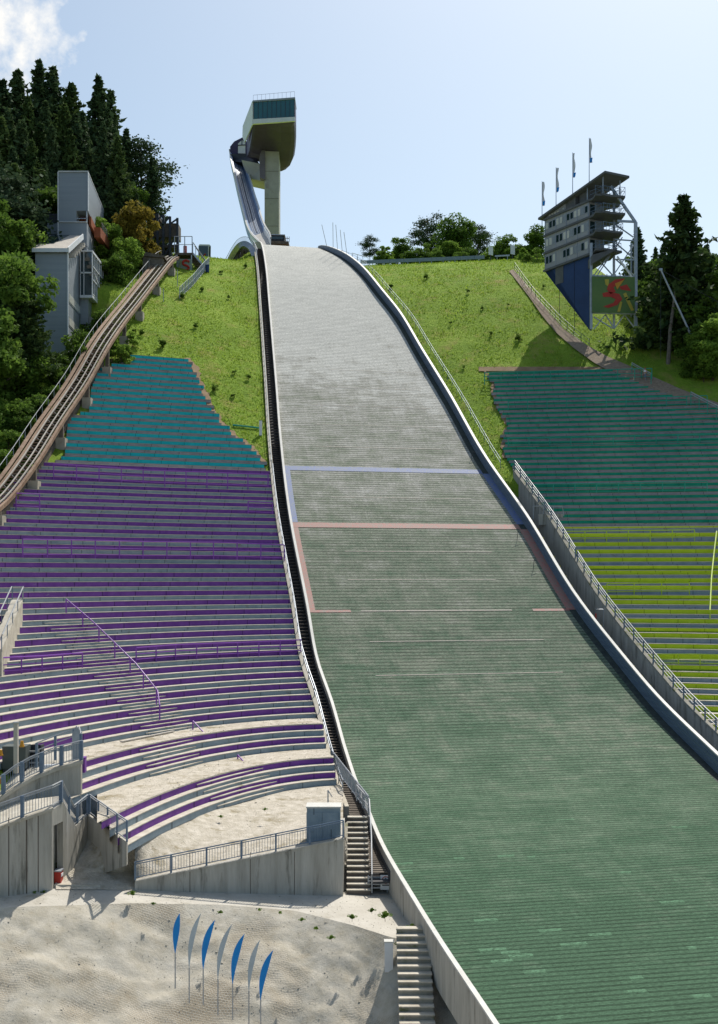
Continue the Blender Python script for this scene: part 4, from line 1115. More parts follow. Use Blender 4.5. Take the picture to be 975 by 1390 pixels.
rl_('blue posted balustrade curving along the upper bastion parapet', [p + Vector((0,.12,.22)) for p in upT], step=1.35, pr=.10)
railing('tangle of blue grey rails at the rear of the upper bastion platform', [pt(50, 1042, 71.5), pt(80, 1030, 72.3), pt(108, 1020, 73.0), pt(110, 1030, 71)], H=1.5, step=1.2, rails=(1, .7, .4), r=.045, pr=.07, m=M['rail_pale'], pm=M['rail_blue'], square=True)
# slab, debris and firebox at the doorway
p0 = wall_pt(92, 1.0, .12)
b = MB(); b.hexa([wall_pt(74, .3, .0), wall_pt(137, .2, .0), wall_pt(136, 1.9, .05), wall_pt(88, 2.6, .05), wall_pt(74, .35, .16), wall_pt(136, .25, .16), wall_pt(134, 1.9, .2), wall_pt(88, 2.6, .2)])
tag(b.build('door_slab', M['tread']), 'pale concrete slab on the ground in front of the bastion doorway', 'slab')
p0 = lerpv(c0, c1, .3) + Vector((-.05,.1,.35))
t = thing('red_crate', 'dirty red and white crate standing in the bastion doorway', 'crate', p0)
MB().box(p0, (.35,.55,.62)).build('crate_body', M['red'], t)
MB().box(p0 + Vector((.02,0,.1)), (.36,.4,.16)).build('crate_label', M['white'], t); MB().box(p0 + Vector((0,0,.34)), (.4,.6,.06)).build('crate_lid', M['galv'], t)
# dark cabinet, tall post, boxes on the platform
q = pt(3, 1052, 71.5); gz = q.z
t = thing('trailer_cabinet', 'dark green grey cabinet with rounded wheels below on the upper bastion platform', 'cabinet', q)
MB().box(q + Vector((.7,.6,1.05)), (1.42,1.1,1.35)).build('cabinet_body', M['dark_steel'] if False else mat('grey_green_cabinet', (.07,.085,.08,1), (.1,.115,.11,1), 1, .6), t)
MB().box(q + Vector((.7,.6,.28)), (1.2,.9,.2)).build('chassis', M['dark_steel'], t)
for dx in (.25, 1.15):
    b = MB(); b.tube([q + Vector((dx,.05,.22)), q + Vector((dx,.2,.22))], .22, 14); b.build('wheel', M['dark_steel'], t)
q2 = pt(33, 1046, 72.5)
t = thing('barrier_rack', 'dark rack with pale horizontal bars beside the grey green cabinet', 'rack', q2)
b = MB(); b.box(q2 + Vector((0,0,.8)), (.1,.6,1.6)); b.box(q2 + Vector((1.1,0,.8)), (.1,.6,1.6)); b.box(q2 + Vector((.55,.3,.8)), (1.1,.05,1.5)); b.build('rack_frame', M['dark_steel'], t)
b = MB(); [b.box(q2 + Vector((.55,-.1,.5 + .35*k)), (1.0,.06,.10)) for k in range(3)]; b.build('rack_bar', M['rail_pale'], t)
q3 = pt(22, 1046, 70.0)
t = thing('post', 'tall pale square concrete post rising in front of the dark cabinet', 'post', q3)
MB().box(q3 + Vector((0,0,1.35)), (.24,.24,3.0)).build('shaft', M['roof_pale'], t); MB().box(q3 + Vector((0,0,2.87)), (.3,.3,.05)).build('post_cap', M['galv'], t)
q4 = pt(72, 1050, 71.2)
b = MB(); b.box(q4 + Vector((0,0,.2)), (1.1,.5,.4)); b.tube([q4 + Vector((-.5,-.1,.45)), q4 + Vector((.6,-.1,.5))], .12, 10); tag(b.build('wrapped_bundle', M['white']), 'white wrapped bundle lying on the platform behind the parapet posts', 'bundle')
for k, (x, y, lb) in enumerate([(1, 1024, 'orange lamp at the left end of the dark cabinet'), (30, 1012, 'orange lamp on the right top of the dark cabinet'), (0, 1062, 'orange lamp low on the left parapet')]):
    b = MB(); c = pt(x, y, 71.2 if k < 2 else 67.5); b.tube([c, c + Vector((0,0,.28))], .13, 10, r2=.09); b.tube([c - Vector((0,0,.08)), c], .16, 10); tag(b.build('warning_lamp', M['orange']), lb, 'lamp')
b = MB(); q5 = pt(98, 1052, 71.8); b.prism([q5, q5 + Vector((.6,0,0)), q5 + Vector((.6,0,2.6)), q5 + Vector((.25,0,3.0)), q5 + Vector((0,0,2.5))], (0,.1,0))
tag(b.build('sheet_metal', M['galv']), 'upright grey metal sheet behind the posts at the right end of the platform', 'metal sheet')
b = MB(); q6 = pt(111, 1036, 72.6); b.box(q6 + Vector((.0,0,-.1)), (.5,.5,.9)); b.box(q6 + Vector((0,0,.37)), (.54,.54,.04)); tag(b.build('purple_block', M['purple']), 'purple block closing the end of the curved riser behind the bastion', 'block')
# ------------------------------------------------------------------ inrun, tower
Dt = lambda px, py, d: pt(px, py, d)
def loft(secs, name, m, parent, close_ends=True, smooth=False):
    b = MB(); n = len(secs[0]); vs = [p for s in secs for p in s]
    fs = [(i*n+k, i*n+(k+1) % n, (i+1)*n+(k+1) % n, (i+1)*n+k) for i in range(len(secs)-1) for k in range(n)]
    if close_ends: fs += [tuple(range(n))[::-1], tuple((len(secs)-1)*n + k for k in range(n))]
    b.add(vs, fs); return b.build(name, m, parent, smooth=smooth)
tower = thing('ski_jump_tower', 'tall concrete tower with curved dark head and teal glass restaurant above the ski jump', 'tower', Vector((pt(369, 330, 280).x, 280, EZ + 60)))
# shaft
xa, xb = pt(359.5, 0, 280).x, pt(379, 0, 280).x
MB().box(((xa + xb)/2, 282, EZ + 78), (xb - xa, 5.0, 66)).build('shaft', M['tower_concrete'], tower)
for z in (70, 76.5, 83, 89.5, 96, 102):
    MB().box(((xa + xb)/2, 279.49, EZ + z), (xb - xa + .01, .03, .09)).build('pour_joint', M['pier'], tower)
M['head_skin'] = mat('dark_metal_skin', (.045,.034,.085,1), (.060,.048,.105,1), .3, .5, 0)
M['soffit'] = mat('grey_soffit', (.13,.115,.15,1), (.17,.15,.19,1), .3, .7)
# head: glazed front band, tapering curved underside
H = lambda px, py, d: pt(px, py, d)
topz_h = pt(400, 134.5, 266).z
def sec(d, xl, xr, yb, bow=0.0, yl=None):
    zb = pt(0, yb, d).z; zl = pt(0, yl if yl else yb, d).z; xl_, xr_ = pt(xl, 0, d).x, pt(xr, 0, d).x; r_ = min(1.4, (topz_h - zb)*.2) * (1 if bow else .25)
    return [Vector((xl_, d, topz_h - .5)), Vector((xl_, d, zl + .2)), Vector((xl_ + .5, d, zl)), Vector(((xl_*2 + xr_)/3, d, (zl*2 + zb)/3)), Vector(((xl_ + xr_*2)/3, d, zb)), Vector((xr_ - r_, d, zb)), Vector((xr_ - r_*.3, d, zb + r_*.3)), Vector((xr_, d, zb + r_)), Vector((xr_, d, topz_h))]
secs = [sec(266.6, 344, 400.5, 167), sec(269, 343.2, 401.5, 172, .5, 176), sec(272, 342, 402, 180, 1, 186), sec(276, 340, 402.3, 193, 1, 198), sec(280, 338.5, 401.5, 207, 1, 206), sec(283, 337, 400, 218, 1, 210), sec(286, 336, 396, 227, 1, 212), sec(288.5, 335, 390, 232.5, 1, 214)]
loft(secs, 'head_shell', M['head_skin'], tower, smooth=False)
# glass front
def quad_box(px0, py0, px1, py1, px2, py2, px3, py3, d, th, m, nm, par):
    ps = [pt(px0, py0, d), pt(px1, py1, d), pt(px2, py2, d), pt(px3, py3, d)]
    return MB().prism(ps, (0, th, 0)).build(nm, m, par)
quad_box(343.5, 168, 400.6, 164.2, 400.6, 158.5, 343.5, 161.8, 266, .65, M['clad_white'], 'lower_band', tower)
gf = quad_box(344.3, 161.7, 400, 158.3, 400, 134.6, 344.3, 138.8, 266.2, .4, M['glass_teal'], 'restaurant_glazing', tower)
for k in range(10):
    x = 344.6 + 55.2*k/9; MB().box((pt(x, 0, 266.15).x, 266.14, (pt(0, 160, 266.15).z + pt(0, 137, 266.15).z)/2), (.07, .1, 3.9)).build('mullion', M['dark_steel'], tower)
quad_box(343.2, 138.6, 400.8, 134.4, 400.8, 131.8, 343.2, 136.2, 266, 6, M['clad'], 'roof_slab', tower)
rb = MB(); pts = [pt(344 + 56*k/20, 133.2 - .25*k + 2, 266.8) for k in range(21)]
rb.tube([p + Vector((0,0,1.0)) for p in pts], .03, 5); 
for p in pts[::2]: rb.tube([p + Vector((0,0,-.6)), p + Vector((0,0,1.0))], .025, 5)
rb.build('roof_railing', M['dark_steel'], tower)
# bright left flank
MB().prism([pt(344, 137, 266.4), pt(344, 169, 266.4), pt(333.5, 193, 281), pt(330.5, 186, 286), pt(331, 171, 286)], (-.25,.05,0)).build('left_flank', M['clad_white'], tower)
# stair box linking shaft and inrun
MB().prism([pt(356, 201, 279), pt(360, 199, 279), pt(360, 244, 279), pt(353, 241, 279), pt(352, 214, 279)], (0,4,0)).build('link_stair', M['soffit'], tower)
MB().prism([pt(328, 217, 284), pt(361, 224, 280), pt(361, 247, 280), pt(338, 242, 284)], (0,6,0)).build('link_slab', M['tower_concrete'], tower)
MB().prism([pt(312, 209, 294), pt(345, 209, 290), pt(352, 222, 286), pt(314, 219, 294)], (0,4,0)).build('link_beam', M['dark_steel'], tower)
# cabin with gable at the top of the inrun
cab = thing('start_cabin', 'glazed gabled start cabin at the top of the inrun left of the tower head', 'cabin', pt(322, 210, 296))
loft([[pt(312.5, 207, d), pt(312.5, 199, d), pt(318, 192, d), pt(329, 186.5, d), pt(335, 192, d), pt(335, 212, d), pt(314, 212, d)] for d in (295.5, 300)], 'cabin_shell', M['head_skin'], cab)
MB().prism([pt(323.3, 208, 295.2), pt(333.2, 208.5, 295.2), pt(333.2, 193.5, 295.2), pt(328.7, 189.8, 295.2), pt(323.3, 195, 295.2)], (0,.2,0)).build('cabin_window', M['glass_pale'], cab)
for (x0, y0, x1, y1) in ((323.3, 197.3, 333.2, 196.6), (328.5, 190, 328.5, 197)):
    MB().bar(pt(x0, y0, 295.1), pt(x1, y1, 295.1), .16).build('cabin_bar', M['dark_steel'], cab)
# inrun trough
inr = thing('inrun', 'steep inrun trough with blue white sides curving down to the take off', 'ramp', pt(355, 322, 224))
CL = [(311.8, 203, 297), (314, 217, 291), (317.5, 232, 284), (321, 248, 276), (325, 265, 267), (329, 281, 257), (332.5, 295, 248), (336, 307, 240), (341, 317, 232), (347, 324, 225), (352, 328.5, 220)]
CR = [(330, 213.5, 296), (334.5, 225, 290), (338, 236, 284), (342, 250, 276), (346, 264, 267), (351, 279, 257), (354.5, 292, 248), (358.5, 303, 240), (362, 311, 233), (366.5, 318, 226), (368, 322.5, 220)]
L_ = [pt(*c) for c in CL]; R_ = [pt(*c) for c in CR]
for p, q in zip(L_, R_): q.y = p.y
def dens(P, n=4):
    out = []
    for i in range(len(P) - 1):
        p0 = P[max(i-1, 0)]; p1 = P[i]; p2 = P[i+1]; p3 = P[min(i+2, len(P)-1)]
        for k in range(n):
            t_ = k/n; out.append(.5*((2*p1) + (p2 - p0)*t_ + (2*p0 - 5*p1 + 4*p2 - p3)*t_*t_ + (3*p1 - p0 - 3*p2 + p3)*t_**3))
    out.append(P[-1]); return out
L_ = dens(L_); R_ = dens(R_)
M['inrun_bed'] = mat('inrun_bed', (.06,.10,.17,1), (.10,.15,.24,1), .3, .5, sx=(3,.2,.2))
M['inrun_pale'] = mat('inrun_pale_mat', (.42,.40,.37,1), (.52,.50,.46,1), .8, .8)
M['blue_white'] = mat('blue_white_side', (.20,.30,.47,1), (.28,.38,.54,1), .25, .5)
nb = len(L_); cut = int(nb*.78)
def bed(i0, i1, f0, f1, dz, m, nm, th=.25):
    b = MB(); vs = []; idx = list(range(i0, i1))
    for i in idx:
        a = L_[i].lerp(R_[i], f0); c = L_[i].lerp(R_[i], f1)
        for p, h in ((a, dz), (c, dz), (c, dz - th), (a, dz - th)): vs.append(p + Vector((0,0,h)))
    fs = []
    for k in range(len(idx) - 1):
        o = 4*k; fs += [(o, o+1, o+5, o+4), (o+1, o+2, o+6, o+5), (o+2, o+3, o+7, o+6), (o+3, o, o+4, o+7)]
    fs += [(0,1,2,3), tuple(4*(len(idx)-1) + j for j in range(4))]
    b.add(vs, fs); return b.build(nm, m, inr)
bed(0, cut + 1, .1, .9, -1.0, M['inrun_bed'], 'track_bed', .6)
bed(cut, nb, .1, .9, -1.0, M['inrun_pale'], 'track_bed', .6)
for f in (.30, .40, .56, .66): bed(0, cut + 1, f, f + .035, -.95, M['galv'], 'track_rail', .1)
bed(0, cut, .47, .51, -.9, M['dark_steel'], 'track_gutter', .1)
bed(0, cut + 1, .0, .12, .0, M['blue_white'], 'side_wall', 1.8); bed(0, cut + 1, .88, 1.0, .0, M['blue_white'], 'side_wall', 1.8)
bed(cut, nb, .0, .12, .0, M['white'], 'side_wall', 1.8); bed(cut, nb, .88, 1.0, .0, M['white'], 'side_wall', 1.8)
bed(0, nb, -.05, .04, .15, M['white_cap'], 'side_cap', .3); bed(0, nb, .94, 1.03, .15, M['white_cap'], 'side_cap', .3)
# lattice under the inrun top
b = MB()
for i in range(0, 22, 3):
    p = L_[i].lerp(R_[i], .5) + Vector((0,0,-2.0)); q = L_[i+3].lerp(R_[i+3], .5) + Vector((0,0,-4.2)); r_ = L_[i+3].lerp(R_[i+3], .5) + Vector((0,0,-2.0))
    b.bar(p, q, .25); b.bar(q, r_, .25)
b.build('truss', M['galv'], inr)
# curved left parapet joining inrun to edge wall
cp_px = [(352, 328.5, 220), (354, 333, 214)]
cv = [L_[-1] + Vector((0,0,.1)), pt(350.5, 331, 215), eL(208.5, .14, .5)]
# judges' deck beside the take off
jd = thing('takeoff_deck', 'low dark steel deck with small cabin at the foot of the tower', 'deck', pt(380, 331, 228))
MB().prism([pt(352, 331, 226), pt(392, 331, 226), pt(392, 327.5, 226), pt(352, 326.5, 226)], (0,5,0)).build('deck_slab', M['pier'], jd)
MB().prism([pt(367, 326.8, 227), pt(386, 327, 227), pt(386, 319.2, 227), pt(367, 318.8, 227)], (0,3,0)).build('cabin', M['dark_steel'], jd)
MB().prism([pt(365.5, 318.8, 226.5), pt(387, 319.2, 226.5), pt(387, 318.2, 226.5), pt(365.5, 317.6, 226.5)], (0,4,0)).build('cabin_roof', M['galv'], jd)
MB().prism([pt(369, 324.5, 226.9), pt(384, 324.6, 226.9), pt(384, 321, 226.9), pt(369, 320.8, 226.9)], (0,.1,0)).build('cabin_window', M['glass_dark'], jd)
b = MB(); b.tube([pt(386, 323, 226), pt(393, 324, 226)], .07, 5)
for x in (387.5, 390, 392.8): b.tube([pt(x, 329, 226), pt(x, 321, 226)], .05, 5)
b.build('deck_railing', M['pier'], jd)
# arch on the left of the take off
arch = thing('concrete_arch', 'pale concrete arch flanking the take off knoll on the left', 'arch', pt(325, 356, 205))
ap = [(303, 362), (309, 351), (315, 340), (321, 332), (327, 328), (333, 327), (339, 329.5), (344, 334), (348, 342), (351, 352), (353, 366), (355, 384), (357, 400)]
A_ = dens([pt(x, y, 206 - k*1.1) for k, (x, y) in enumerate(ap)], 4)
b = MB(); vs = []
for i, p in enumerate(A_):
    tg = (A_[min(i+1, len(A_)-1)] - A_[max(i-1, 0)]); tg.y = 0; tg.normalize(); n_ = Vector((-tg.z, 0, tg.x))
    if n_.z < 0: n_ = -n_
    if tg.x < .0: pass
    n2 = Vector((tg.z*-1, 0, tg.x)); n2 = n2 if n2.length else Vector((0,0,1))
    w_ = .95
    vs += [p + n2*0, p - n2*w_*-1*-1, p - n2*w_ + Vector((0,1.6,0)), p + Vector((0,1.6,0))]
m_ = len(A_); fs = []
for k in range(m_ - 1):
    o = 4*k; fs += [(o, o+1, o+5, o+4), (o+1, o+2, o+6, o+5), (o+2, o+3, o+7, o+6), (o+3, o, o+4, o+7)]
fs += [(0,1,2,3), tuple(4*(m_-1) + j for j in range(4))]
b.add(vs, fs); b.build('arch_band', M['galv'], arch, smooth=False)
# infill ribs behind the arch
MB().prism([pt(313, 362, 206), pt(349, 362, 204), pt(347, 345, 204), pt(341, 335, 204), pt(332, 331, 205), pt(324, 334, 206), pt(317, 344, 206)], (0,.4,0)).build('arch_infill', M['tower_concrete'], arch)
for x0, x1 in ((318, 327), (326, 331), (336, 333), (343, 338)):
    MB().bar(pt(x0, 360, 204.4), pt(x1, 334.5, 204.2), .35, .5).build('rib', M['pier'], arch)
b = MB(); 
for k in range(0, 34): 
    p = A_[k]; b.tube([p + Vector((0,.8,0)), p + Vector((0,.8,.95))], .03, 4)
b.tube([A_[k] + Vector((0,.8,.95)) for k in range(34)], .035, 5); b.build('arch_railing', M['galv'], arch)
MB().prism([pt(270, 364, 208), pt(309, 364, 208), pt(309, 351.5, 208), pt(292, 351, 208), pt(290, 358, 208)], (0,3,0)).build('low_block', M['dark_steel'], arch)
# slim poles right of the knoll
for k, (x, y0, y1) in enumerate([(437, 322, 305), (452, 330, 302), (456, 332, 305), (462, 336, 312), (467, 340, 315)]):
    b = MB(); b.tube([eR(208 - k*2.2, 1.6, -.5), pt(x, y1, 204 - k*2)], .045, 5)
    tag(b.build('mast', M['galv']), ['leftmost slim mast above the knoll', 'second slim mast from the left above the knoll', 'third slim mast above the knoll barrier', 'fourth slim mast above the knoll barrier', 'rightmost slim mast above the knoll barrier'][k], 'mast')
# ------------------------------------------------------------------ crest fence and boards
cpts = [on(492, 360), on(560, 362), on(620, 364), on(662, 367)]
def crest(px): 
    best = min((ypx(px, D), D) for D in np.arange(170, 215, 1.0)); return S(px, best[1])
t = thing('crest_fence', 'long low grey fence board running along the grass crest on the right', 'fence', crest(580))
cl_ = [crest(x) + Vector((0,.3,0)) for x in range(490, 663, 8)]
MB().sweep(cl_, [(-.06,.35), (.06,.35), (.06,.95), (-.06,.95)]).build('fence_board', M['grey_paint'], t)
for p in cl_[::2]: MB().box(p + Vector((0,.12,.3)), (.14,.1,1.3)).build('post', M['galv'], t)
for k, x in enumerate((666, 677)):
    p = crest(x) + Vector((0,-.2,0)) if k == 0 else crest(697) * 1.0
    if k == 1: p = crest(677 + 19)
    lb = ['white slanted info board at the end of the crest fence', 'white slanted info board nearer the gravel path on the crest'][k]
    t = thing('info_board', lb, 'sign', p)
    b = MB(); b.prism([p + Vector((-.35,0,.9)), p + Vector((.4,0,.75)), p + Vector((.4,0,2.15)), p + Vector((-.35,0,2.6))], (0,.08,0)); b.build('board', M['white'], t)
    b = MB(); b.box(p + Vector((0,.1,.5)), (.18,.12,1.3)); b.build('stand', M['dark_steel'], t)
a, b_ = crest(672) + Vector((0,.1,0)), crest(692)
t = thing('bench', 'low grey rail between the two white boards on the crest', 'rail', a)
MB().sweep([a, b_], [(-.05,.55), (.05,.55), (.05,.8), (-.05,.8)]).build('beam', M['galv'], t)
for q in (.15, .85): MB().box(a.lerp(b_, q) + Vector((0,0,.2)), (.1,.1,.8)).build('leg', M['galv'], t)
railing('thin steel rail behind the right barrier at the knoll', [crest(478) + Vector((0,1,0)), crest(500) + Vector((0,1,0))], H=1.6, step=1.5, rails=(1, .5), r=.05, pr=.04, m=M['galv'])
# path on the right
pp = [(694, 368, 3.5), (706, 382, 4.5), (722, 402, 5), (741, 428, 6), (760, 450, 7), (785, 470, 9), (815, 489, 12), (845, 504, 15), (880, 522, 18), (905, 536, 22), (940, 552, 26), (975, 566, 30)]
rows = []
for x, y, w_ in pp:
    rows.append([on(x - w_*.75, y + w_*.35, .02), on(x, y, .05), on(x + w_*.75, y - w_*.35, .02)])
grid_mesh('gravel_path', [[q + Vector((0,0,.12)) for q in r] for r in rows], M['path'])
fp = [on(x, y) for x, y in [(699, 366), (712, 385), (725, 402), (742, 420), (762, 441), (785, 461), (800, 472)]]
railing('green grey steel fence beside the gravel path below the scoring tower', fp, H=1.15, step=2.2, rails=(1, .5, .1), r=.03, pr=.04, m=M['green_rail'] if False else mat('dull_green_rail', (.07,.12,.10,1), (.1,.15,.13,1), 1, .5), cat='fence', name='fence')
railing('bright pale handrail beside the gravel path above the green stand', [on(858, 508), on(884, 523)], H=1.5, step=1.6, rails=(1, .85), r=.06, pr=.05, m=M['rail_pale'], pm=M['green_rail'])
railing('double pale handrail beside the gravel path at the right edge', [on(938, 553), on(960, 565), on(1010, 590)], H=1.9, step=1.6, rails=(1, .86), r=.065, pr=.05, m=M['rail_pale'], pm=M['green_rail'])
# ------------------------------------------------------------------ scoring tower
def bp(px, py, d): return pt(px, py, d)
nx, fx = pt(800, 0, 163).x, pt(739.5, 0, 171.8).x
NE, FE = Vector((nx, 163, 0)), Vector((fx, 171.8, 0))
T = (FE - NE).normalized(); Nn = Vector((T.y, -T.x, 0)); 
if Nn.x < 0: Nn = -Nn        # Nn points into the building, to the right/back
zy = lambda py: EZ + (H0 - py)*163/F
base = on(803, 446)
jt = thing('scoring_tower', 'four storey grey scoring tower on a blue wall with open decks and steel frame', 'tower', base)
LEN = (FE - NE).length; DEP = 2.7
def slab(z0, z1, s0, s1, t0, t1, m, nm, par=None):
    P = lambda s, t_, z: NE + T*s + Nn*t_ + Vector((0,0,z))
    return MB().hexa([P(s0,t0,z0), P(s1,t0,z0), P(s1,t1,z0), P(s0,t1,z0), P(s0,t0,z1), P(s1,t0,z1), P(s1,t1,z1), P(s0,t1,z1)]).build(nm, m, par or jt)
fl = [zy(347), zy(322), zy(297), zy(274)]
M['deck'] = mat('dark_deck', (.10,.105,.11,1), (.14,.145,.15,1), .8, .7)
M['facade'] = mat('pale_grey_facade', (.30,.31,.32,1), (.36,.37,.38,1), .6, .6)
for i in range(3):
    z0, z1 = fl[i], fl[i+1]
    st_body = slab(z0 + .3, z1 - .0, 0, LEN, .0, DEP - .4, M['facade'], 'storey')
    slab(z0, z0 + .3, -3.2 if i < 4 else 0, LEN + .1, -.22, DEP + .4, M['deck'], 'floor_slab')
    # windows on the long side
    nb_ = 12
    for k in range(nb_):
        s0 = .25 + k*(LEN - .4)/nb_; s1 = s0 + (LEN - .4)/nb_ - .14
        kind = (i*7 + k*5 + (k//3)) % 9
        m_ = M['glass_pale'] if kind in (0, 2, 3, 6) else (M['clad'] if kind in (1, 7) else M['glass_dark'])
        if i == 0 and k in (7, 8): continue
        hgt = (z1 - z0)
        w_ = slab(z0 + .3 + hgt*.28, z1 - hgt*.16, s0, s1, -.03, .05, M['galv'], 'window')
        g_ = slab(z0 + .36 + hgt*.28, z1 - hgt*.19, s0 + .06, s1 - .06, -.045, .0, m_, 'pane', w_)
    for k in range(0, nb_ + 1, 3):
        s0 = .18 + k*(LEN - .4)/nb_; slab(z0 + .3, z1, s0 - .05, s0 + .05, -.05, .02, M['galv'], 'pilaster')
    # end face: door and panels
    slab(z0 + .35, z1 - .3, -.04, .02, .15, .95, M['glass_dark'], 'end_door')
    slab(z0 + .35, z1 - .3, -.03, .02, 1.1, 2.6, M['clad'], 'end_panel')
# upper observation level: open near half, walled far half, under a roof that falls to the far end
slab(fl[3], fl[3] + .3, -3.2, LEN + .1, -.22, DEP + .4, M['deck'], 'floor_slab')
b = MB(); P = lambda s, t_, z: NE + T*s + Nn*t_ + Vector((0,0,z))
zr0, zr1 = EZ + (H0 - 236)*159.6/F, EZ + (H0 - 301)*172.3/F + .25
zr = lambda s: zr0 + (zr1 - zr0)*(s + 4.0)/(LEN + 4.8)
b.hexa([P(-4.0,-.6,zr(-4)), P(LEN + .8,-.6,zr1), P(LEN + .8,DEP + 1,zr1), P(-4.0,DEP + 1.0,zr(-4)), P(-4.0,-.6,zr(-4) + .3), P(LEN + .8,-.6,zr1 + .3), P(LEN + .8,DEP + 1,zr1 + .3), P(-4.0,DEP + 1.0,zr(-4) + .3)])
b.build('roof', M['deck'], jt)
for s0, s1, m_ in ((LEN*.30, LEN*.52, M['deck']), (LEN*.52, LEN, M['facade'])):
    MB().prism([P(s0,.02,fl[3] + .3), P(s1,.02,fl[3] + .3), P(s1,.02,zr(s1) - .01), P(s0,.02,zr(s0) - .01)], Nn*(DEP - .5)).build('attic_wall', m_, jt)
for s0 in np.arange(LEN*.54, LEN*.86, .62):
    w_ = slab(fl[3] + .55, zr(s0 + .5) - .35, s0, s0 + .5, -.03, .05, M['galv'], 'window'); slab(fl[3] + .6, zr(s0 + .5) - .4, s0 + .05, s0 + .45, -.045, 0, M['glass_pale'], 'pane', w_)
slab(fl[3] + .3, fl[3] + 2.2, .6, LEN*.26, .4, DEP - .6, M['deck'], 'lookout_room')
for s0 in (-3.0, .3): MB().bar(P(s0, -.1, fl[3] + .3), P(s0, -.1, zr(s0)), .12).build('roof_post', M['galv'], jt); MB().bar(P(s0, DEP + .2, fl[3] + .3), P(s0, DEP + .2, zr(s0)), .12).build('roof_post', M['galv'], jt)
# decks' railings + posts at the near end
for i, zf in enumerate(fl):
    b = MB()
    for h in (.55, 1.05):
        b.tube([P(-.2, DEP + .3, zf + .3 + h), P(-3.1, DEP + .3, zf + .3 + h), P(-3.1, -.1, zf + .3 + h), P(-.2, -.1, zf + .3 + h)], .035, 5)
    for tt in np.linspace(-.1, DEP + .3, 4): b.tube([P(-3.1, tt, zf + .3), P(-3.1, tt, zf + 1.4)], .03, 5)
    b.build('deck_railing', M['rail_blue'], jt)
# side decks reaching right toward the steel frame
XR = lambda px: pt(px, 0, 163).x
for i, pxr in enumerate([834, 842, 845, 845]):
    z = fl[i] - .012
    MB().hexa([Vector((XR(803), 160.2, z)), Vector((XR(pxr), 161.2, z)), Vector((XR(pxr), 165.5, z)), Vector((XR(803), 169, z)), Vector((XR(803), 160.2, z + .28)), Vector((XR(pxr), 161.2, z + .28)), Vector((XR(pxr), 165.5, z + .28)), Vector((XR(803), 169, z + .28))]).build('side_deck', M['deck'], jt)
    b = MB()
    for h in (.8, 1.35): b.tube([Vector((XR(803), 160.3, z + h)), Vector((XR(pxr), 161.3, z + .1 + h)), Vector((XR(pxr), 165, z + .1 + h))], .035, 5)
    for k in range(6): x = XR(803) + (XR(pxr) - XR(803))*k/5; b.tube([Vector((x, 160.3 + .2*k, z + .3)), Vector((x, 160.3 + .2*k, z + 1.4))], .03, 5)
    b.build('deck_railing', M['rail_blue'], jt)
# blue base wall
gz_n, gz_f = on(803, 446).z - .8, on(741, 374).z - 1.0
b = MB(); b.prism([P(-.0,.12,gz_n), P(LEN,.12,gz_f), P(LEN,.12,fl[0]), P(-.0,.12,fl[0])], Nn*.3); b.build('blue_wall', M['blue_wall'], jt)
slab(fl[0] - 2.4, fl[0], LEN*.58, LEN*.76, .08, .2, M['deck'], 'recess')
for k in (3, 6): slab(gz_n, fl[0] - .02, LEN*k/9, LEN*k/9 + .05, .09, .13, M['dark_steel'], 'panel_joint')
# steel frame
yF = 161.5
def col(px, y0, y1, w_=.32, d=yF): 
    return MB().bar(pt(px, y0, d), pt(px, y1, d), w_).build('column', M['galv'], jt)
col(802.5, 447, 330, .34); col(833.5, 446, 262, .30, 163.5); col(863, 452, 302, .42); col(857, 430, 330, .22, 168)
for (x0, y0, x1, y1, w_) in ((803, 374.5, 863, 376, .22), (803, 424.5, 863, 426, .22), (829, 253, 863, 302, .34), (838, 300, 862, 301, .28), (803, 326, 862, 303, .0), (835, 325, 863, 327, .16), (835, 352, 863, 353, .16)):
    if w_: MB().bar(pt(x0, y0, yF), pt(x1, y1, yF), w_).build('beam', M['galv'], jt)
for (x0, y0, x1, y1) in ((806, 374, 832, 340), (832, 374, 806, 345), (836, 330, 862, 352), (834, 372, 862, 330), (836, 352, 861, 374), (806, 447, 822, 427), (822, 427, 834, 446), (834, 446, 848, 427), (848, 427, 862, 446), (806, 430, 832, 446), (812, 372, 845, 322), (833, 303, 860, 322)):
    MB().bar(pt(x0, y0, 162.6), pt(x1, y1, 162.6), .15).build('brace', M['galv'], jt)
b = MB(); b.prism([pt(804, 358, 160.5), pt(838, 338, 160.5), pt(838, 336, 160.5), pt(804, 346, 160.5)], (0,6,0)); b.build('sloped_soffit', M['deck'], jt)
b = MB(); b.bar(pt(838, 348, 161.2), pt(858, 376, 161.2), .2); b.build('white_strut', M['white'], jt)
b = MB()
for x in np.linspace(806, 860, 10): b.bar(pt(x, 375, 161.3), pt(x, 372, 161.3), .1)
b.build('screen_bracket', M['galv'], jt)
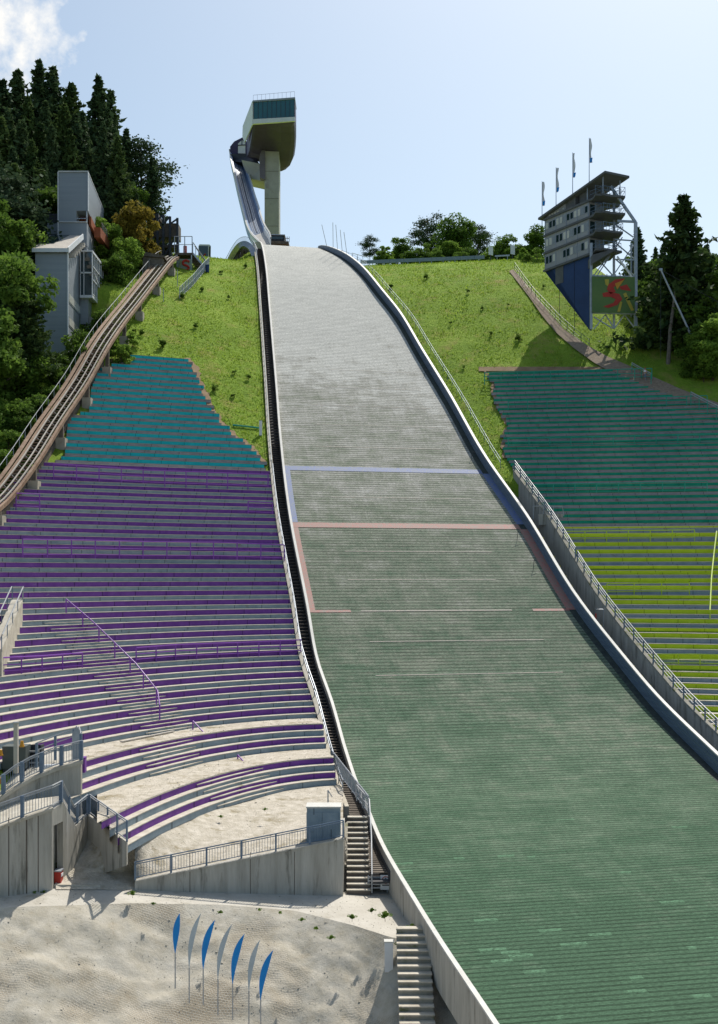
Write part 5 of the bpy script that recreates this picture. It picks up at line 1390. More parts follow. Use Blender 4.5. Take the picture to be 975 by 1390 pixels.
# printed banner screen
sc_ = thing('banner_screen', 'big green banner with a red and yellow swirling emblem under the scoring tower decks', 'banner', pt(833, 424, 161.0))
M['banner_green'] = mat('banner_green', (.09,.17,.06,1), (.14,.22,.07,1), .25, .7)
MB().prism([pt(804, 424, 161.1), pt(862, 425, 161.1), pt(862, 376, 161.1), pt(804, 375, 161.1)], (0,.12,0)).build('banner_cloth', M['banner_green'], sc_)
def art(pts_, m, nm, d=161.06): MB().prism([pt(x, y, d) for x, y in pts_], (0,.02,0)).build(nm, m, sc_)
art([(826, 386), (836, 379), (849, 378), (843, 384), (833, 390), (836, 396), (829, 399), (824, 393)], M['red'], 'red_swirl')
art([(818, 398), (826, 396), (841, 399), (845, 406), (838, 414), (826, 418), (819, 416), (833, 411), (836, 406), (829, 403), (819, 403)], M['red'], 'red_swirl')
art([(841, 389), (851, 386), (857, 395), (843, 393)], M['red'], 'red_swirl'); 
art([(821, 379), (827, 379), (826, 389), (822, 386)], M['yellow'], 'yellow_stroke', 161.07); art([(846, 399), (850, 397), (861, 421), (857, 422)], M['yellow'], 'yellow_stroke', 161.07)
art([(842, 409), (845, 410), (842, 423), (838, 423)], M['yellow'], 'yellow_stroke', 161.03); art([(835, 385), (842, 382), (848, 379), (838, 393)], M['orange'], 'yellow_stroke', 161.03)
# roof flags
for k, (x, y0, y1, d) in enumerate([(736, 302, 246, 173), (755, 284, 227, 170), (777.5, 264, 207, 167), (800, 244, 187, 164)]):
    p = pt(x, y0, d); q = pt(x, y1, d)
    t = thing('flag', ['leftmost', 'second from left', 'third from left', 'rightmost and highest'][k] + ' limp white and blue flag on the scoring tower roof', 'flag', p, 'flags on the scoring tower roof')
    b = MB(); b.tube([p - Vector((0,0,.6)), q], .06, 6, r2=.035); b.build('flagpole', M['galv'], t)
    L0_ = (q - p).z; b = MB(); vs = []; n = 10
    for i in range(n+1):
        z = q.z - .1 - L0_*.58*i/n; w_ = .26 + .09*math.sin(i*.9 + k*1.7) + .04*i/n
        for j in range(4): vs.append(Vector((q.x + .04 + w_*j/3, q.y + .09*math.sin(j*2.2 + i*.5), z)))
    fs = [(4*i + j, 4*i + j + 1, 4*i + j + 5, 4*i + j + 4) for i in range(n) for j in range(3)]
    b.add(vs, fs); fc = b.build('flag_cloth', M['white'], t, fix=False); sm = fc.modifiers.new('s', 'SOLIDIFY'); sm.thickness = .03
    b = MB(); b.prism([Vector((q.x + .05, q.y - .13, q.z - L0_*.5)), Vector((q.x + .45, q.y - .13, q.z - L0_*.48)), Vector((q.x + .35, q.y - .13, q.z - L0_*.58)), Vector((q.x + .1, q.y - .13, q.z - L0_*.6))], (0,.02,0)); b.build('blue_patch', M['blue'], t)
# leaning floodlight arm, stump, cables
s0 = on(943, 496)
t = thing('wooden_mast', 'thick weathered wooden post at the foot of the leaning steel arm', 'post', s0)
MB().tube([s0 - Vector((0,0,.5)), s0 + Vector((.05,0,3.8))], .32, 10, r2=.27).build('trunk_post', M['bark_pale'], t)
t = thing('leaning_arm', 'long grey steel tube leaning left from the wooden post in front of the trees', 'mast', s0 + Vector((0,-.3,2.6)))
top = pt(897, 366, s0.y - .5); b = MB(); b.tube([s0 + Vector((0,-.4,2.6)), top], .15, 8, r2=.11); b.build('arm_tube', M['galv'], t)
MB().box(top, (.4,.3,.3)).build('arm_head', M['galv'], t)
MB().tube([top, top + Vector((0,0,-11.5))], .025, 4).build('cable', M['dark_steel'], t)
MB().tube([top, pt(975, 410, s0.y - .5)], .025, 4).build('cable', M['dark_steel'], t)
# ------------------------------------------------------------------ funicular
tk_base = [(-60, 775, 705), (0, 712, 687), (48, 664, 630), (85, 605, 571), (120, 550, 518), (147, 508, 470), (170, 466, 436), (191, 432, 409), (214, 398, 379), (234, 372, 354), (243, 362, 348)]
tr_pts = []
for x, yb, yt in tk_base:
    g_ = on(x, yb); tr_pts.append((g_, Vector((g_.x, g_.y, EZ + (H0 - yt)*g_.y/F))))
tp_ = dens([q for _, q in tr_pts], 5)
fun = thing('funicular_track', 'rusty steel funicular track on piers running down the left edge of the stands', 'track', tr_pts[3][0])
TW = 2.0
def off_pts(P, lat_, up):
    out = []
    for i, p in enumerate(P):
        t_ = P[min(i+1, len(P)-1)] - P[max(i-1, 0)]; t_.z = 0; t_.normalize(); out.append(p + Vector((t_.y, -t_.x, 0))*lat_ + Vector((0,0,up)))
    return out
for l_ in (0, -TW):
    MB().sweep(off_pts(tp_, l_, 0), [(-.14,-.42), (.14,-.42), (.14,.0), (-.14,.0)]).build('girder', M['track_rust'], fun)
    MB().sweep(off_pts(tp_, l_ - .32 if l_ == 0 else l_ + .32, .0), [(-.05,.02), (.05,.02), (.05,.16), (-.05,.16)]).build('running_rail', M['roof_pale'], fun)
MB().sweep(off_pts(tp_, -TW - .55, 0), [(-.22,-.1), (.22,-.1), (.22,-.02), (-.22,-.02)]).build('walkway', M['track_rust'], fun)
b = MB(); rp_ = off_pts(tp_, -TW - .75, 0)
b.tube([p + Vector((0,0,.95)) for p in rp_], .035, 5)
for p in resample(rp_, 2.2): b.tube([p, p + Vector((0,0,.95))], .03, 4)
b.build('walkway_railing', M['rail_pale'], fun)
rs = resample(tp_, .75); ra = off_pts(rs, -.1, -.12); rb_ = off_pts(rs, -TW + .1, -.12)
b = MB()
for p, q in zip(ra, rb_): b.bar(p, q, .16, .12)
b.build('sleepers', M['track_rust'], fun)
b = MB()
for i in range(0, len(ra) - 3, 3): b.bar(ra[i], rb_[i+3], .08)
b.build('diagonal_bracing', M['dark_steel'], fun)
MB().sweep(off_pts(tp_, -TW*.5, 0), [(-.06,-.05), (.06,-.05), (.06,.05), (-.06,.05)]).build('cable_tray', M['roof_pale'], fun)
for k, (g_, q) in enumerate(tr_pts[1:-1]):
    o_ = off_pts([tr_pts[k][1], q, tr_pts[k+2][1]], -TW*.5, 0)[1]
    a = Vector((q.x - .1, q.y, q.z - .4)); a2 = off_pts([tr_pts[k][1], q, tr_pts[k+2][1]], -TW, -.4)[1]
    pr_ = MB(); pr_.bar(g_ - Vector((.1,0,.5)), a, .42, .42); pr_.build('pier', M['pier'], fun)
    g2 = Vector((a2.x, a2.y, g_.z - .5)); MB().bar(g2, a2, .42, .42).build('pier', M['pier'], fun)
    MB().bar(a - Vector((0,0,.1)), a2 - Vector((0,0,.1)), .3, .3).build('crosshead', M['pier'], fun)
    MB().box(g_ + Vector((-.1,0,.15)), (1.0,1.2,1.3)).build('footing', M['pier_base'], fun)
    if k < 6:
        MB().bar(g2.lerp(a2, .1), a.lerp(g_, .1), .1).build('pier_brace', M['pier'], fun)
# planked retaining band under the track along the stand edge
wl = [on(x, y) for x, y in [(-20, 735), (20, 697), (52, 655), (80, 612), (110, 562), (128, 528), (146, 500)]]
t = thing('retaining_wall', 'dark ribbed retaining wall under the funicular track at the edge of the teal stand', 'wall', wl[2])
MB().sweep([p + Vector((-.6,.3,0)) for p in wl], [(-.12,-.8), (.12,-.8), (.12,.9), (-.12,.9)]).build('wall_body', M['pier'], t)
# station platform with stair and sign panel at the top
q = tr_pts[-1][1]
sp = thing('track_platform', 'small steel platform with glass guard and stair at the upper end of the track', 'platform', on(262, 370))
dP = q.y
MB().prism([pt(236, 346, dP), pt(262, 346, dP), pt(262, 343, dP), pt(238, 343, dP)], (0,4,0)).build('deck', M['pier'], sp)
b = MB()
for x in (237, 243, 251, 261): b.tube([pt(x, 343, dP), pt(x, 321, dP) if x != 237 else pt(x, 321, dP)], .07, 5)
b.tube([pt(237, 321, dP), pt(261, 321, dP)], .06, 5); b.tube([pt(237, 332, dP), pt(261, 332, dP)], .05, 5)
b.build('guard_frame', M['galv'], sp)
MB().tube([pt(251.5, 343, dP + 1), pt(251.5, 334, dP + 1)], .28, 8).build('red_bollard', M['red'], sp)
sx0, sx1 = pt(262, 343, dP), on(281, 366)
b = MB()
for k in range(11):
    p = sx0.lerp(sx1, k/10); b.box(p + Vector((-.6,1,0)), (1.5,.6,.10), 0)
b.build('stair_treads', M['pier'], sp)
b = MB(); 
for dy in (0, 2.0): b.tube([sx0 + Vector((0,dy,1.6)), sx1 + Vector((0,dy,1.1))], .07, 6); b.bar(sx0 + Vector((0,dy,-.1)), sx1 + Vector((0,dy,-.1)), .1, .3)
for k in range(6):
    p = sx0.lerp(sx1, k/5); b.tube([p, p + Vector((0,0,1.4))], .05, 5)
b.build('stair_railing', M['galv'], sp)
for x in (240.5, 260): MB().tube([pt(x, 346, dP), pt(x, 384, dP)], .10, 6).build('support_post', M['galv'], sp)
sg = thing('sign_panel', 'square sign panel with a red letter S hanging under the track platform', 'sign', pt(251, 366, dP - .3))
MB().prism([pt(241.5, 368, dP - .3), pt(260.5, 368, dP - .3), pt(260.5, 351.5, dP - .3), pt(241.5, 351.5, dP - .3)], (0,.1,0)).build('panel', mat('sign_grey_green', (.20,.27,.24,1), (.27,.33,.27,1), .8, .6), sg)
spts = [pt(x, y, dP - .36) for x, y in ((257, 355.6), (253.5, 353.6), (249.6, 354.6), (248.4, 357.4), (250.5, 359.6), (254, 360.8), (256.4, 363), (255.2, 366), (251.2, 367), (247, 365.6))]
b = MB()
b.tube(dens(spts, 4), .19, 6); b.build('letter', M['red'], sg)
MB().bar(pt(243.5, 366, dP - .34), pt(246, 353, dP - .34), .18, .05).build('yellow_stroke', M['yellow'], sg)
railing('mesh fence climbing the grass from the lower post to the track platform', [on(244, 405), on(262, 388), on(276, 371), on(284, 363)], H=1.6, step=1.5, rails=(1, .5, .05), r=.035, pr=.05, m=M['galv'], bars=True, cat='fence', name='fence')
for k, (x, yb, yt) in enumerate([(222, 409, 392), (241, 388, 366)]):
    p = on(x, yb); b = MB(); b.tube([p - Vector((0,0,.3)), Vector((p.x, p.y, EZ + (H0 - yt)*p.y/F))], .05, 5)
    tag(b.build('post', M['galv']), ['thin grey post in the grass right of the funicular track', 'thin grey post under the sign panel'][k], 'post')
# funicular car
d = 212; c = pt(278, 352, d)
fc_ = thing('funicular_car', 'white and grey funicular car with dark windows and red emblem standing on the crest', 'cable car', c)
P2 = lambda x, y, dd=0: pt(x, y, d + dd)
loft([[P2(270, 355, dd), P2(286, 359, dd), P2(286.5, 334, dd), P2(284.5, 331.8, dd), P2(271, 331.6, dd), P2(269.5, 334, dd)] for dd in (0, 4.5)], 'body', M['white'], fc_)
MB().prism([P2(270.2, 346.5, -.1), P2(282.5, 348, -.1), P2(282.5, 334, -.1), P2(270.2, 333.8, -.1)], (0,.15,0)).build('front_window', M['glass_dark'], fc_)
MB().prism([P2(284, 356, -.08), P2(286, 358, -.08), P2(286, 335, -.08), P2(284, 334, -.08)], (0,.15,0)).build('corner_post', M['dark_steel'], fc_)
b = MB(); b.tube([P2(279, 344.5, -.2), P2(276.5, 347.5, -.2), P2(279, 349, -.2), P2(276, 352, -.2)], .12, 6); b.build('emblem', M['red'], fc_)
MB().box(P2(278, 361, 2), (2.0,2.6,1.2)).build('underframe', M['dark_steel'], fc_)
p = on(281.6, 369); t = thing('bin', 'small upright blue bin on the grass below the funicular car', 'bin', p)
MB().tube([p + Vector((0,0,-.1)), p + Vector((0,0,.95))], .27, 12, r2=.31).build('bin_body', M['blue_wall'], t); MB().tube([p + Vector((0,0,.952)), p + Vector((0,0,1.05))], .33, 12).build('bin_lid', M['blue_wall'], t)
# dark timber structure in the trees behind
dk = thing('timber_gallery', 'dark tall timber gallery on posts at the forest edge above the track', 'building', on(225, 365))
for (x, y0, y1) in ((207, 365, 286), (214, 365, 290), (222, 368, 292), (231, 362, 294), (241, 350, 296)):
    MB().bar(pt(x, y0, 188), pt(x, y1, 188), .35).build('post', M['dark_steel'], dk)
for (y0, y1, x0, x1) in ((291, 296, 205, 216), (303, 322, 206, 242), (332, 336, 205, 240), (340, 349, 206, 232)):
    MB().prism([pt(x0, y1, 188.4), pt(x1, y1, 188.4), pt(x1, y0, 188.4), pt(x0, y0, 188.4)], (0,3,0)).build('gallery_wall', M['pier'], dk)
for (x0, y0, x1, y1) in ((207, 303, 222, 292), (222, 304, 231, 294), (231, 304, 241, 297), (207, 340, 222, 322), (222, 350, 238, 322)):
    MB().bar(pt(x0, y0, 188), pt(x1, y1, 188), .22).build('brace', M['dark_steel'], dk)
hut = on(208, 372); t = thing('shed', 'small weathered brown shed half hidden beside the upper track', 'shed', hut)
MB().box(hut + Vector((0,1,1.2)), (3.0,2.4,3.0)).build('wall', M['pier_base'] if False else M['bark_pale'], t)
MB().prism([hut + Vector((-1.8,-.5,2.6)), hut + Vector((1.8,-.5,2.3)), hut + Vector((1.8,-.5,2.6)), hut + Vector((-1.8,-.5,3.3))], (0,3.2,0)).build('roof', M['pier'], t)
# marker box and green pipe on the grass
p = on(354.0, 590); t = thing('marker_post', 'short white post in the grass beside the upper edge fence', 'post', p)
MB().box(p + Vector((0,0,.75)), (.32,.25,1.7)).build('shaft', M['white'], t); MB().box(p + Vector((0,0,1.62)), (.36,.29,.06)).build('cap', M['galv'], t)
b = MB(); b.tube([on(316, 578, .1), on(335, 580, .1), on(353, 582, .1)], .11, 6); tag(b.build('pipe', M['green_rail']), 'green pipe lying in the grass left of the white post', 'pipe')
# ------------------------------------------------------------------ grey building on the left
bd = thing('grey_building', 'stepped grey metal clad building with glass bay among the trees on the left', 'building', pt(70, 520, 152))
def bx(px0, px1, yT, yB, d0, d1, m, nm, par=bd, drift=-.0):
    x0, x1 = pt(px0, 0, d0).x, pt(px1, 0, d0).x; z1, z0 = pt(0, yT, d0).z, pt(0, yB, d0).z
    dx = (d1 - d0)*drift
    return MB().hexa([Vector((x0,d0,z0)), Vector((x1,d0,z0)), Vector((x1+dx,d1,z0)), Vector((x0+dx,d1,z0)), Vector((x0,d0,z1)), Vector((x1,d0,z1)), Vector((x1+dx,d1,z1)), Vector((x0+dx,d1,z1))]).build(nm, m, par)
DRF = -.09
# upper hall with an open loggia cut into the right front corner
bx(79, 119.5, 233, 286, 163, 193, M['clad'], 'upper_hall', drift=DRF)
bx(79, 104, 286.05, 301, 163, 193, M['clad'], 'upper_hall', drift=DRF)
bx(79, 118, 301.05, 332, 163, 190, M['clad'], 'upper_hall', drift=DRF)
bx(104.2, 116, 286.2, 300.9, 166, 190, M['wood'], 'loggia_wall', drift=DRF)
bx(79, 119.7, 231.8, 232.9, 162.8, 193.2, M['clad_white'], 'roof_trim', drift=DRF)
bx(119.0, 120.0, 233.2, 286, 162.8, 163.1, M['clad_white'], 'corner_trim'); bx(79, 118, 300.6, 301.4, 162.8, 163.0, M['clad_white'], 'floor_trim')
bx(78.3, 79.3, 233.2, 330, 162.8, 163.1, M['clad_white'], 'corner_trim')
bx(104.2, 118, 296, 296.8, 162.9, 163.0, M['galv'], 'loggia_rail'); bx(117.2, 118, 286, 301, 162.9, 163.3, M['galv'], 'loggia_post')
fx0 = pt(118.2, 0, 163).x
# right side loggia band and orange balcony
for (d0, d1, yT, yB, m_, nm, pr_) in ((165, 180, 288, 300, M['wood'], 'side_opening', .06), (181, 190, 290, 300, M['glass_dark'], 'side_opening', .06)):
    x = fx0 + (d0 - 163)*DRF; z1, z0 = pt(0, yT, 163).z, pt(0, yB, 163).z
    MB().hexa([Vector((x,d0,z0)), Vector((x + pr_ + .25,d0,z0)), Vector((x + pr_ + .25 + (d1-d0)*DRF,d1,z0)), Vector((x + (d1-d0)*DRF,d1,z0)), Vector((x,d0,z1)), Vector((x + pr_ + .25,d0,z1)), Vector((x + pr_ + .25 + (d1-d0)*DRF,d1,z1)), Vector((x + (d1-d0)*DRF,d1,z1))]).build(nm, m_, bd)
p = pt(123, 322, 168); MB().box((fx0 + .55, 170, pt(0, 318, 168).z), (.9, 6, 1.4)).build('balcony', M['wood'], bd)
b = MB()
for k in range(6): b.box((fx0 + 1.02, 168 + k*.9, pt(0, 318, 168).z + 1.1), (.05,.05,.9))
b.box((fx0 + 1.02, 170.2, pt(0, 318, 168).z + 1.5), (.06,5.2,.06)); b.build('balcony_rail', M['galv'], bd)
bx(107, 118, 332, 345, 163.5, 176, M['clad'], 'upper_hall', drift=DRF); bx(108, 114, 326, 344, 163.2, 163.45, M['glass_dark'], 'window')
# lower hall with pale sloping roof
x0, x1 = pt(48, 0, 152).x, pt(92, 0, 152).x; zt_ = pt(0, 343, 152).z; zb_ = pt(0, 540, 152).z; zr_ = pt(0, 323, 162).z
xb1, xb0 = pt(111, 0, 162).x, pt(69, 0, 162).x
MB().hexa([Vector((x0,152,zb_)), Vector((x1,152,zb_)), Vector((xb1 ,162,zb_)), Vector((xb0,162,zb_)), Vector((x0,152,zt_)), Vector((x1,152,zt_)), Vector((xb1,162,zr_ - .4)), Vector((xb0,162,zr_ - .4))]).build('lower_hall', M['clad'], bd)
rf = MB().hexa([Vector((x0-.3,151.6,zt_)), Vector((x1+.25,151.6,zt_)), Vector((xb1+.25,162,zr_)), Vector((xb0-.1,162,zr_)), Vector((x0-.3,151.6,zt_+.4)), Vector((x1+.25,151.6,zt_+.4)), Vector((xb1+.25,162,zr_+.4)), Vector((xb0-.1,162,zr_+.4))]).build('lower_roof', M['roof_pale'], bd)
k0_ = [Vector((x0,151.6,zt_+.43)), Vector((x1,151.6,zt_+.43)), Vector((xb1,162,zr_+.43)), Vector((xb0,162,zr_+.43))]
def bil(u, v): return k0_[0].lerp(k0_[1], u).lerp(k0_[3].lerp(k0_[2], u), v)
sk = [bil(.04,.35), bil(.42,.35), bil(.62,.97), bil(.04,.97)]
MB().prism(sk, (0,0,.05)).build('skylight', M['glass_dark'], bd)
MB().bar(Vector((x1+.2,151.5,zt_+.2)), Vector((xb1+.2,162,zr_+.2)), .14, .7).build('roof_trim', M['clad_white'], bd); MB().bar(Vector((x0-.3,151.55,zt_+.2)), Vector((x1+.25,151.55,zt_+.2)), .14, .5).build('roof_trim', M['clad_white'], bd)
MB().bar(Vector((x1 + .03,151.95,zb_)), Vector((x1+.03,151.95,zt_)), .16).build('corner_trim', M['clad_white'], bd)
eu = Vector((xb1 - x1, 10, 0))
def rside(v0, v1, yT, yB, m_, nm, out=.05):
    a = Vector((x1, 152, 0)) + eu*v0; c = Vector((x1, 152, 0)) + eu*v1; n_ = Vector((eu.y, -eu.x, 0)).normalized()
    z1, z0 = pt(0, yT, 152).z, pt(0, yB, 152).z
    return MB().prism([Vector((a.x,a.y,z0)), Vector((c.x,c.y,z0)), Vector((c.x,c.y,z1)), Vector((a.x,a.y,z1))], n_*out).build(nm, m_, bd)
for yT in (398, 430, 462):
    rside(.05, .92, yT - 3, yT + 11, M['galv'], 'window'); rside(.08, .9, yT - 1.5, yT + 9, M['glass_pale'], 'pane', .08)
for k in range(6):
    v = .12 + k*.14; a = Vector((x1, 152, zt_ - .5)) + eu*v; a.z += (zr_ - zt_)*v
    MB().box(a + Vector((.35,0,-.1)), (.8,.35,.5)).build('bracket', M['roof_pale'], bd)
bx(107, 111, 345, 500, 162.2, 168, M['clad_white'], 'corner_trim', drift=DRF)
# glass bay
gb0 = pt(109, 0, 160).x; gx1 = pt(125, 0, 160).x; gz1, gz0 = pt(0, 341, 160).z, pt(0, 401, 160).z
bay = bx(109, 125, 341, 401, 160, 172, M['glass_dark'], 'glass_bay', drift=-.02)
bx(108.4, 125.8, 339.5, 341.5, 159.8, 172.3, M['clad_white'], 'bay_frame', drift=-.02); bx(108.4, 125.8, 400.5, 404, 159.8, 172.3, M['clad_white'], 'bay_frame', drift=-.02)
bx(108.4, 125.8, 369, 371, 159.85, 160, M['clad_white'], 'bay_frame')
for x in (108.6, 113.5, 124.6): bx(x, x + .9, 341.5, 400.5, 159.85, 160.0, M['clad_white'], 'bay_frame')
for k in range(9):
    y = 160.1 + k*1.45; x = gx1 - .02*(y - 160); MB().box((x + .06, y, (gz0 + gz1)/2), (.12, .1, gz1 - gz0)).build('bay_mullion', M['clad_white'], bd)
for f in (0.03, .36, .66, .97): MB().bar(Vector((gx1 + .09, 160, gz0 + (gz1-gz0)*f)), Vector((gx1 - .24 + .09, 172, gz0 + (gz1-gz0)*f)), .12).build('bay_transom', M['clad_white'], bd)
MB().bar(Vector((gx1 + .12, 161, gz0 + 3.2)), Vector((gx1 - .15, 171.5, gz0 + .4)), .12).build('bay_brace', M['clad_white'], bd)
bx(109, 120, 404, 440, 160.5, 174, M['clad'], 'bay_base', drift=-.02); bx(112, 124, 430, 500, 161, 170, M['tower_concrete'], 'plinth', drift=0)
bx(114, 125, 442, 462, 160.7, 161.0, M['clad_white'], 'plinth_band')
bx(64, 79, 290, 345, 166, 176, M['dark_steel'], 'rear_block'); bx(64, 79, 303, 318, 165.7, 166, M['clad'], 'rear_band')
# ------------------------------------------------------------------ a person by the handrail
from mathutils import Quaternion
def person(loc, face, label):
    root = thing('person', label, 'person', loc)
    s = 1.72/1.75
    V = [(0,0,.95),(0,0,1.15),(0,.01,1.38),(0,.0,1.50),(0,-.01,1.60),(0,-.02,1.70),   # 0 pelvis..5 head
         (.10,0,.90),(.11,-.14,.50),(.11,-.06,.08),(.11,-.20,.03),                      # right leg
         (-.10,0,.90),(-.10,.10,.50),(-.10,.26,.10),(-.10,.14,.03),                     # left leg
         (.19,0,1.40),(.25,.04,1.12),(.24,-.12,.90),                                    # arms
         (-.19,0,1.40),(-.25,-.03,1.12),(-.26,-.20,.95)]
    E = [(0,1),(1,2),(2,3),(3,4),(4,5),(0,6),(6,7),(7,8),(8,9),(0,10),(10,11),(11,12),(12,13),(2,14),(14,15),(15,16),(2,17),(17,18),(18,19)]
    Rr = [.16,.14,.17,.06,.09,.10,.10,.07,.05,.045,.10,.07,.05,.045,.07,.05,.035,.07,.05,.035]
    me = bpy.data.meshes.new('body'); me.from_pydata([tuple(Vector(v)*s) for v in V], E, [])
    o = bpy.data.objects.new('body', me); COL.objects.link(o); o.parent = root
    sk = o.modifiers.new('skin', 'SKIN')
    for i, r_ in enumerate(Rr): me.skin_vertices[0].data[i].radius = (r_*s, r_*s*.8)
    me.skin_vertices[0].data[0].use_root = True
    ss = o.modifiers.new('sub', 'SUBSURF'); ss.levels = 1; ss.render_levels = 1
    me.materials.append(M['skin'])
    for nm, seq_, rad, m_ in (('shirt', [(0,0,1.0),(0,0,1.2),(0,.01,1.42)], .2, M['white']), ('trousers', [(.10,0,.95),(.11,-.14,.50),(.11,-.06,.12)], .1, M['rail_blue']), ('trousers', [(-.10,0,.95),(-.10,.10,.50),(-.10,.26,.14)], .1, M['rail_blue'])):
        b = MB(); b.tube([Vector(v)*s for v in seq_], rad, 10, r2=rad*(1.05 if nm == 'shirt' else .75)); c_ = b.build(nm, m_, None); c_.parent = root
    b = MB(); b.ball((0,.02,1.74*s), .125, 10, (1,1,.9)); h = b.build('hair', M['wood'], None, smooth=True); h.parent = root
    root.rotation_euler = (0,0,face); return root
person(on(876, 519, .15), R(-60), 'person in a white shirt walking on the gravel path beside the bright handrail')
# ------------------------------------------------------------------ trees
G = {
 'spruce': foliage('spruce_needles', (.022,.050,.026,1), (.085,.135,.055,1), .22),
 'spruce2': foliage('dark_spruce_needles', (.022,.05,.018,1), (.09,.14,.04,1), .22),
 'leaf': foliage('green_leaves', (.030,.070,.012,1), (.13,.22,.035,1), .40),
 'leaf_b': foliage('bright_green_leaves', (.07,.13,.015,1), (.20,.32,.05,1), .45),
 'autumn': foliage('yellowing_leaves', (.09,.085,.014,1), (.25,.20,.035,1), .40),
 'pine': foliage('pine_needles', (.022,.048,.028,1), (.07,.11,.055,1), .2),
}
def tris_mesh(name, V, T, m):
    me = bpy.data.meshes.new(name); V = np.asarray(V, dtype=np.float32); T = np.asarray(T, dtype=np.int32)
    me.vertices.add(len(V)); me.vertices.foreach_set('co', V.ravel())
    me.loops.add(T.size); me.loops.foreach_set('vertex_index', T.ravel())
    me.polygons.add(len(T)); me.polygons.foreach_set('loop_start', np.arange(0, T.size, 3, dtype=np.int32)); me.polygons.foreach_set('loop_total', np.full(len(T), 3, dtype=np.int32))
    me.update(); me.validate(); me.materials.append(m); return me
def leafcloud(C, size, rs, flat=0.0, drop=0.0):
    """one kite of two triangles at each centre, random orientation"""
    n = len(C); C = np.asarray(C); a = rs.normal(size=(n, 3)); a[:, 2] *= (1 - flat); a /= np.linalg.norm(a, axis=1)[:, None]
    b = rs.normal(size=(n, 3)); b[:, 2] *= (1 - flat); b -= (b*a).sum(1)[:, None]*a; b /= np.linalg.norm(b, axis=1)[:, None]
    s = size*rs.uniform(.6, 1.3, (n, 1)); a = a*s; b = b*s*.6; a[:, 2] -= drop*s[:, 0]
    V = np.stack([C - a, C + b, C + a, C - b], 1).reshape(-1, 3); o = np.arange(n)[:, None]*4
    T = np.concatenate([o + [0,1,2], o + [0,2,3]], 0); return V, T
def make_spruce(seed, h=22, Rr=3.6, m='spruce', dens_=1.0, bare=.06, ragged=.25, droop=.35):
    rs = np.random.RandomState(seed); V = []; T = []; off = 0; C = []
    z = h*bare; lv = 0
    blobs = []
    while z < h*.985:
        f = z/h; r = Rr*(1 - f)**.9*(1 + ragged*rs.uniform(-1, .6)) + .12
        nb_ = max(4, int(9*(1 - f)*dens_ + 4)); a0 = rs.uniform(0, 6.28)
        for k in range(nb_):
            a = a0 + 6.283*k/nb_ + rs.uniform(-.3, .3); rr = r*rs.uniform(.5, 1.15); n = int((8 + 16*rr/Rr)*dens_)
            t_ = rs.uniform(.12, 1, n)**.8; w_ = (1 - t_*.72)*rr*.30
            rad = t_*rr; lat_ = rs.uniform(-1, 1, n)*w_
            zz = z - droop*rad*(.6 + .4*t_) + rs.uniform(-.1, .1, n) + .22*rr*t_**3
            C.append(np.stack([rad*math.cos(a) - lat_*math.sin(a), rad*math.sin(a) + lat_*math.cos(a), zz], 1))
        z += h*.031*(1 - .45*f)*rs.uniform(.8, 1.4)
    C = np.concatenate(C); V, T = leafcloud(C, .36*(h/22)**.5, rs, flat=.35, drop=.45)
    tv = MB(); tv.tube([(0,0,-1), (0,0,h*.5), (.05,0,h*.99)], .30*h/22, 7, r2=.03)
    return tris_mesh('crown', V, T, G[m]), tv, h
def make_decid(seed, h=12, Rr=3.8, m='leaf', nblob=26, leaf=.24, trunk=.25, ell=(.5, 1.0), nleaf=230, br=(.22, .38)):
    rs = np.random.RandomState(seed); C = []; tv = MB(); tv.tube([(0,0,-.8), (0.1,.0,h*.3), (.0,.1,h*.6)], h*.022, 7, r2=h*.009)
    cz = h*(1 - ell[0]*.5) - h*.02; rz = h*ell[0]*.55
    for k in range(nblob):
        d_ = rs.normal(size=3); d_ /= np.linalg.norm(d_); q = rs.uniform(.15, .95)
        c = np.array([d_[0]*Rr*q, d_[1]*Rr*q, cz + d_[2]*rz*q]); r_ = rs.uniform(*br)*Rr
        n = int(nleaf*rs.uniform(.6, 1.3)); e = rs.normal(size=(n, 3)); e /= np.linalg.norm(e, axis=1)[:, None]
        C.append(c + e*r_*rs.uniform(.55, 1.08, (n, 1))*np.array([1, 1, .8]))
        if k % 3 == 0: tv.tube([(0,0,h*rs.uniform(.25, .5)), tuple(c*np.array([.6,.6,.92])), tuple(c)], h*.008, 5, r2=h*.002)
    V, T = leafcloud(np.concatenate(C), leaf, rs); return tris_mesh('crown', V, T, G[m]), tv, h
def make_pine(seed, h=13, Rr=3.6, m='pine'):
    rs = np.random.RandomState(seed); C = []; tv = MB(); tv.tube([(0,0,-.8), (.2,.0,h*.5), (.1,.1,h*.92)], .2, 7, r2=.06)
    for k in range(30):
        f = rs.uniform(.40, 1.0); a = rs.uniform(0, 6.28); r = Rr*rs.uniform(.25, 1.0)*(1.15 - abs(f - .72)*1.5)
        e = np.array([math.cos(a)*r, math.sin(a)*r, h*f]); tv.tube([(.1,0,h*(f - .08)), tuple(e*np.array([.6,.6,1])), tuple(e)], .06, 5, r2=.02)
        n = 190; C.append(e + rs.normal(size=(n, 3))*np.array([.72, .72, .38]))
    V, T = leafcloud(np.concatenate(C), .20, rs, flat=.3); return tris_mesh('crown', V, T, G[m]), tv, h
_protos = {}
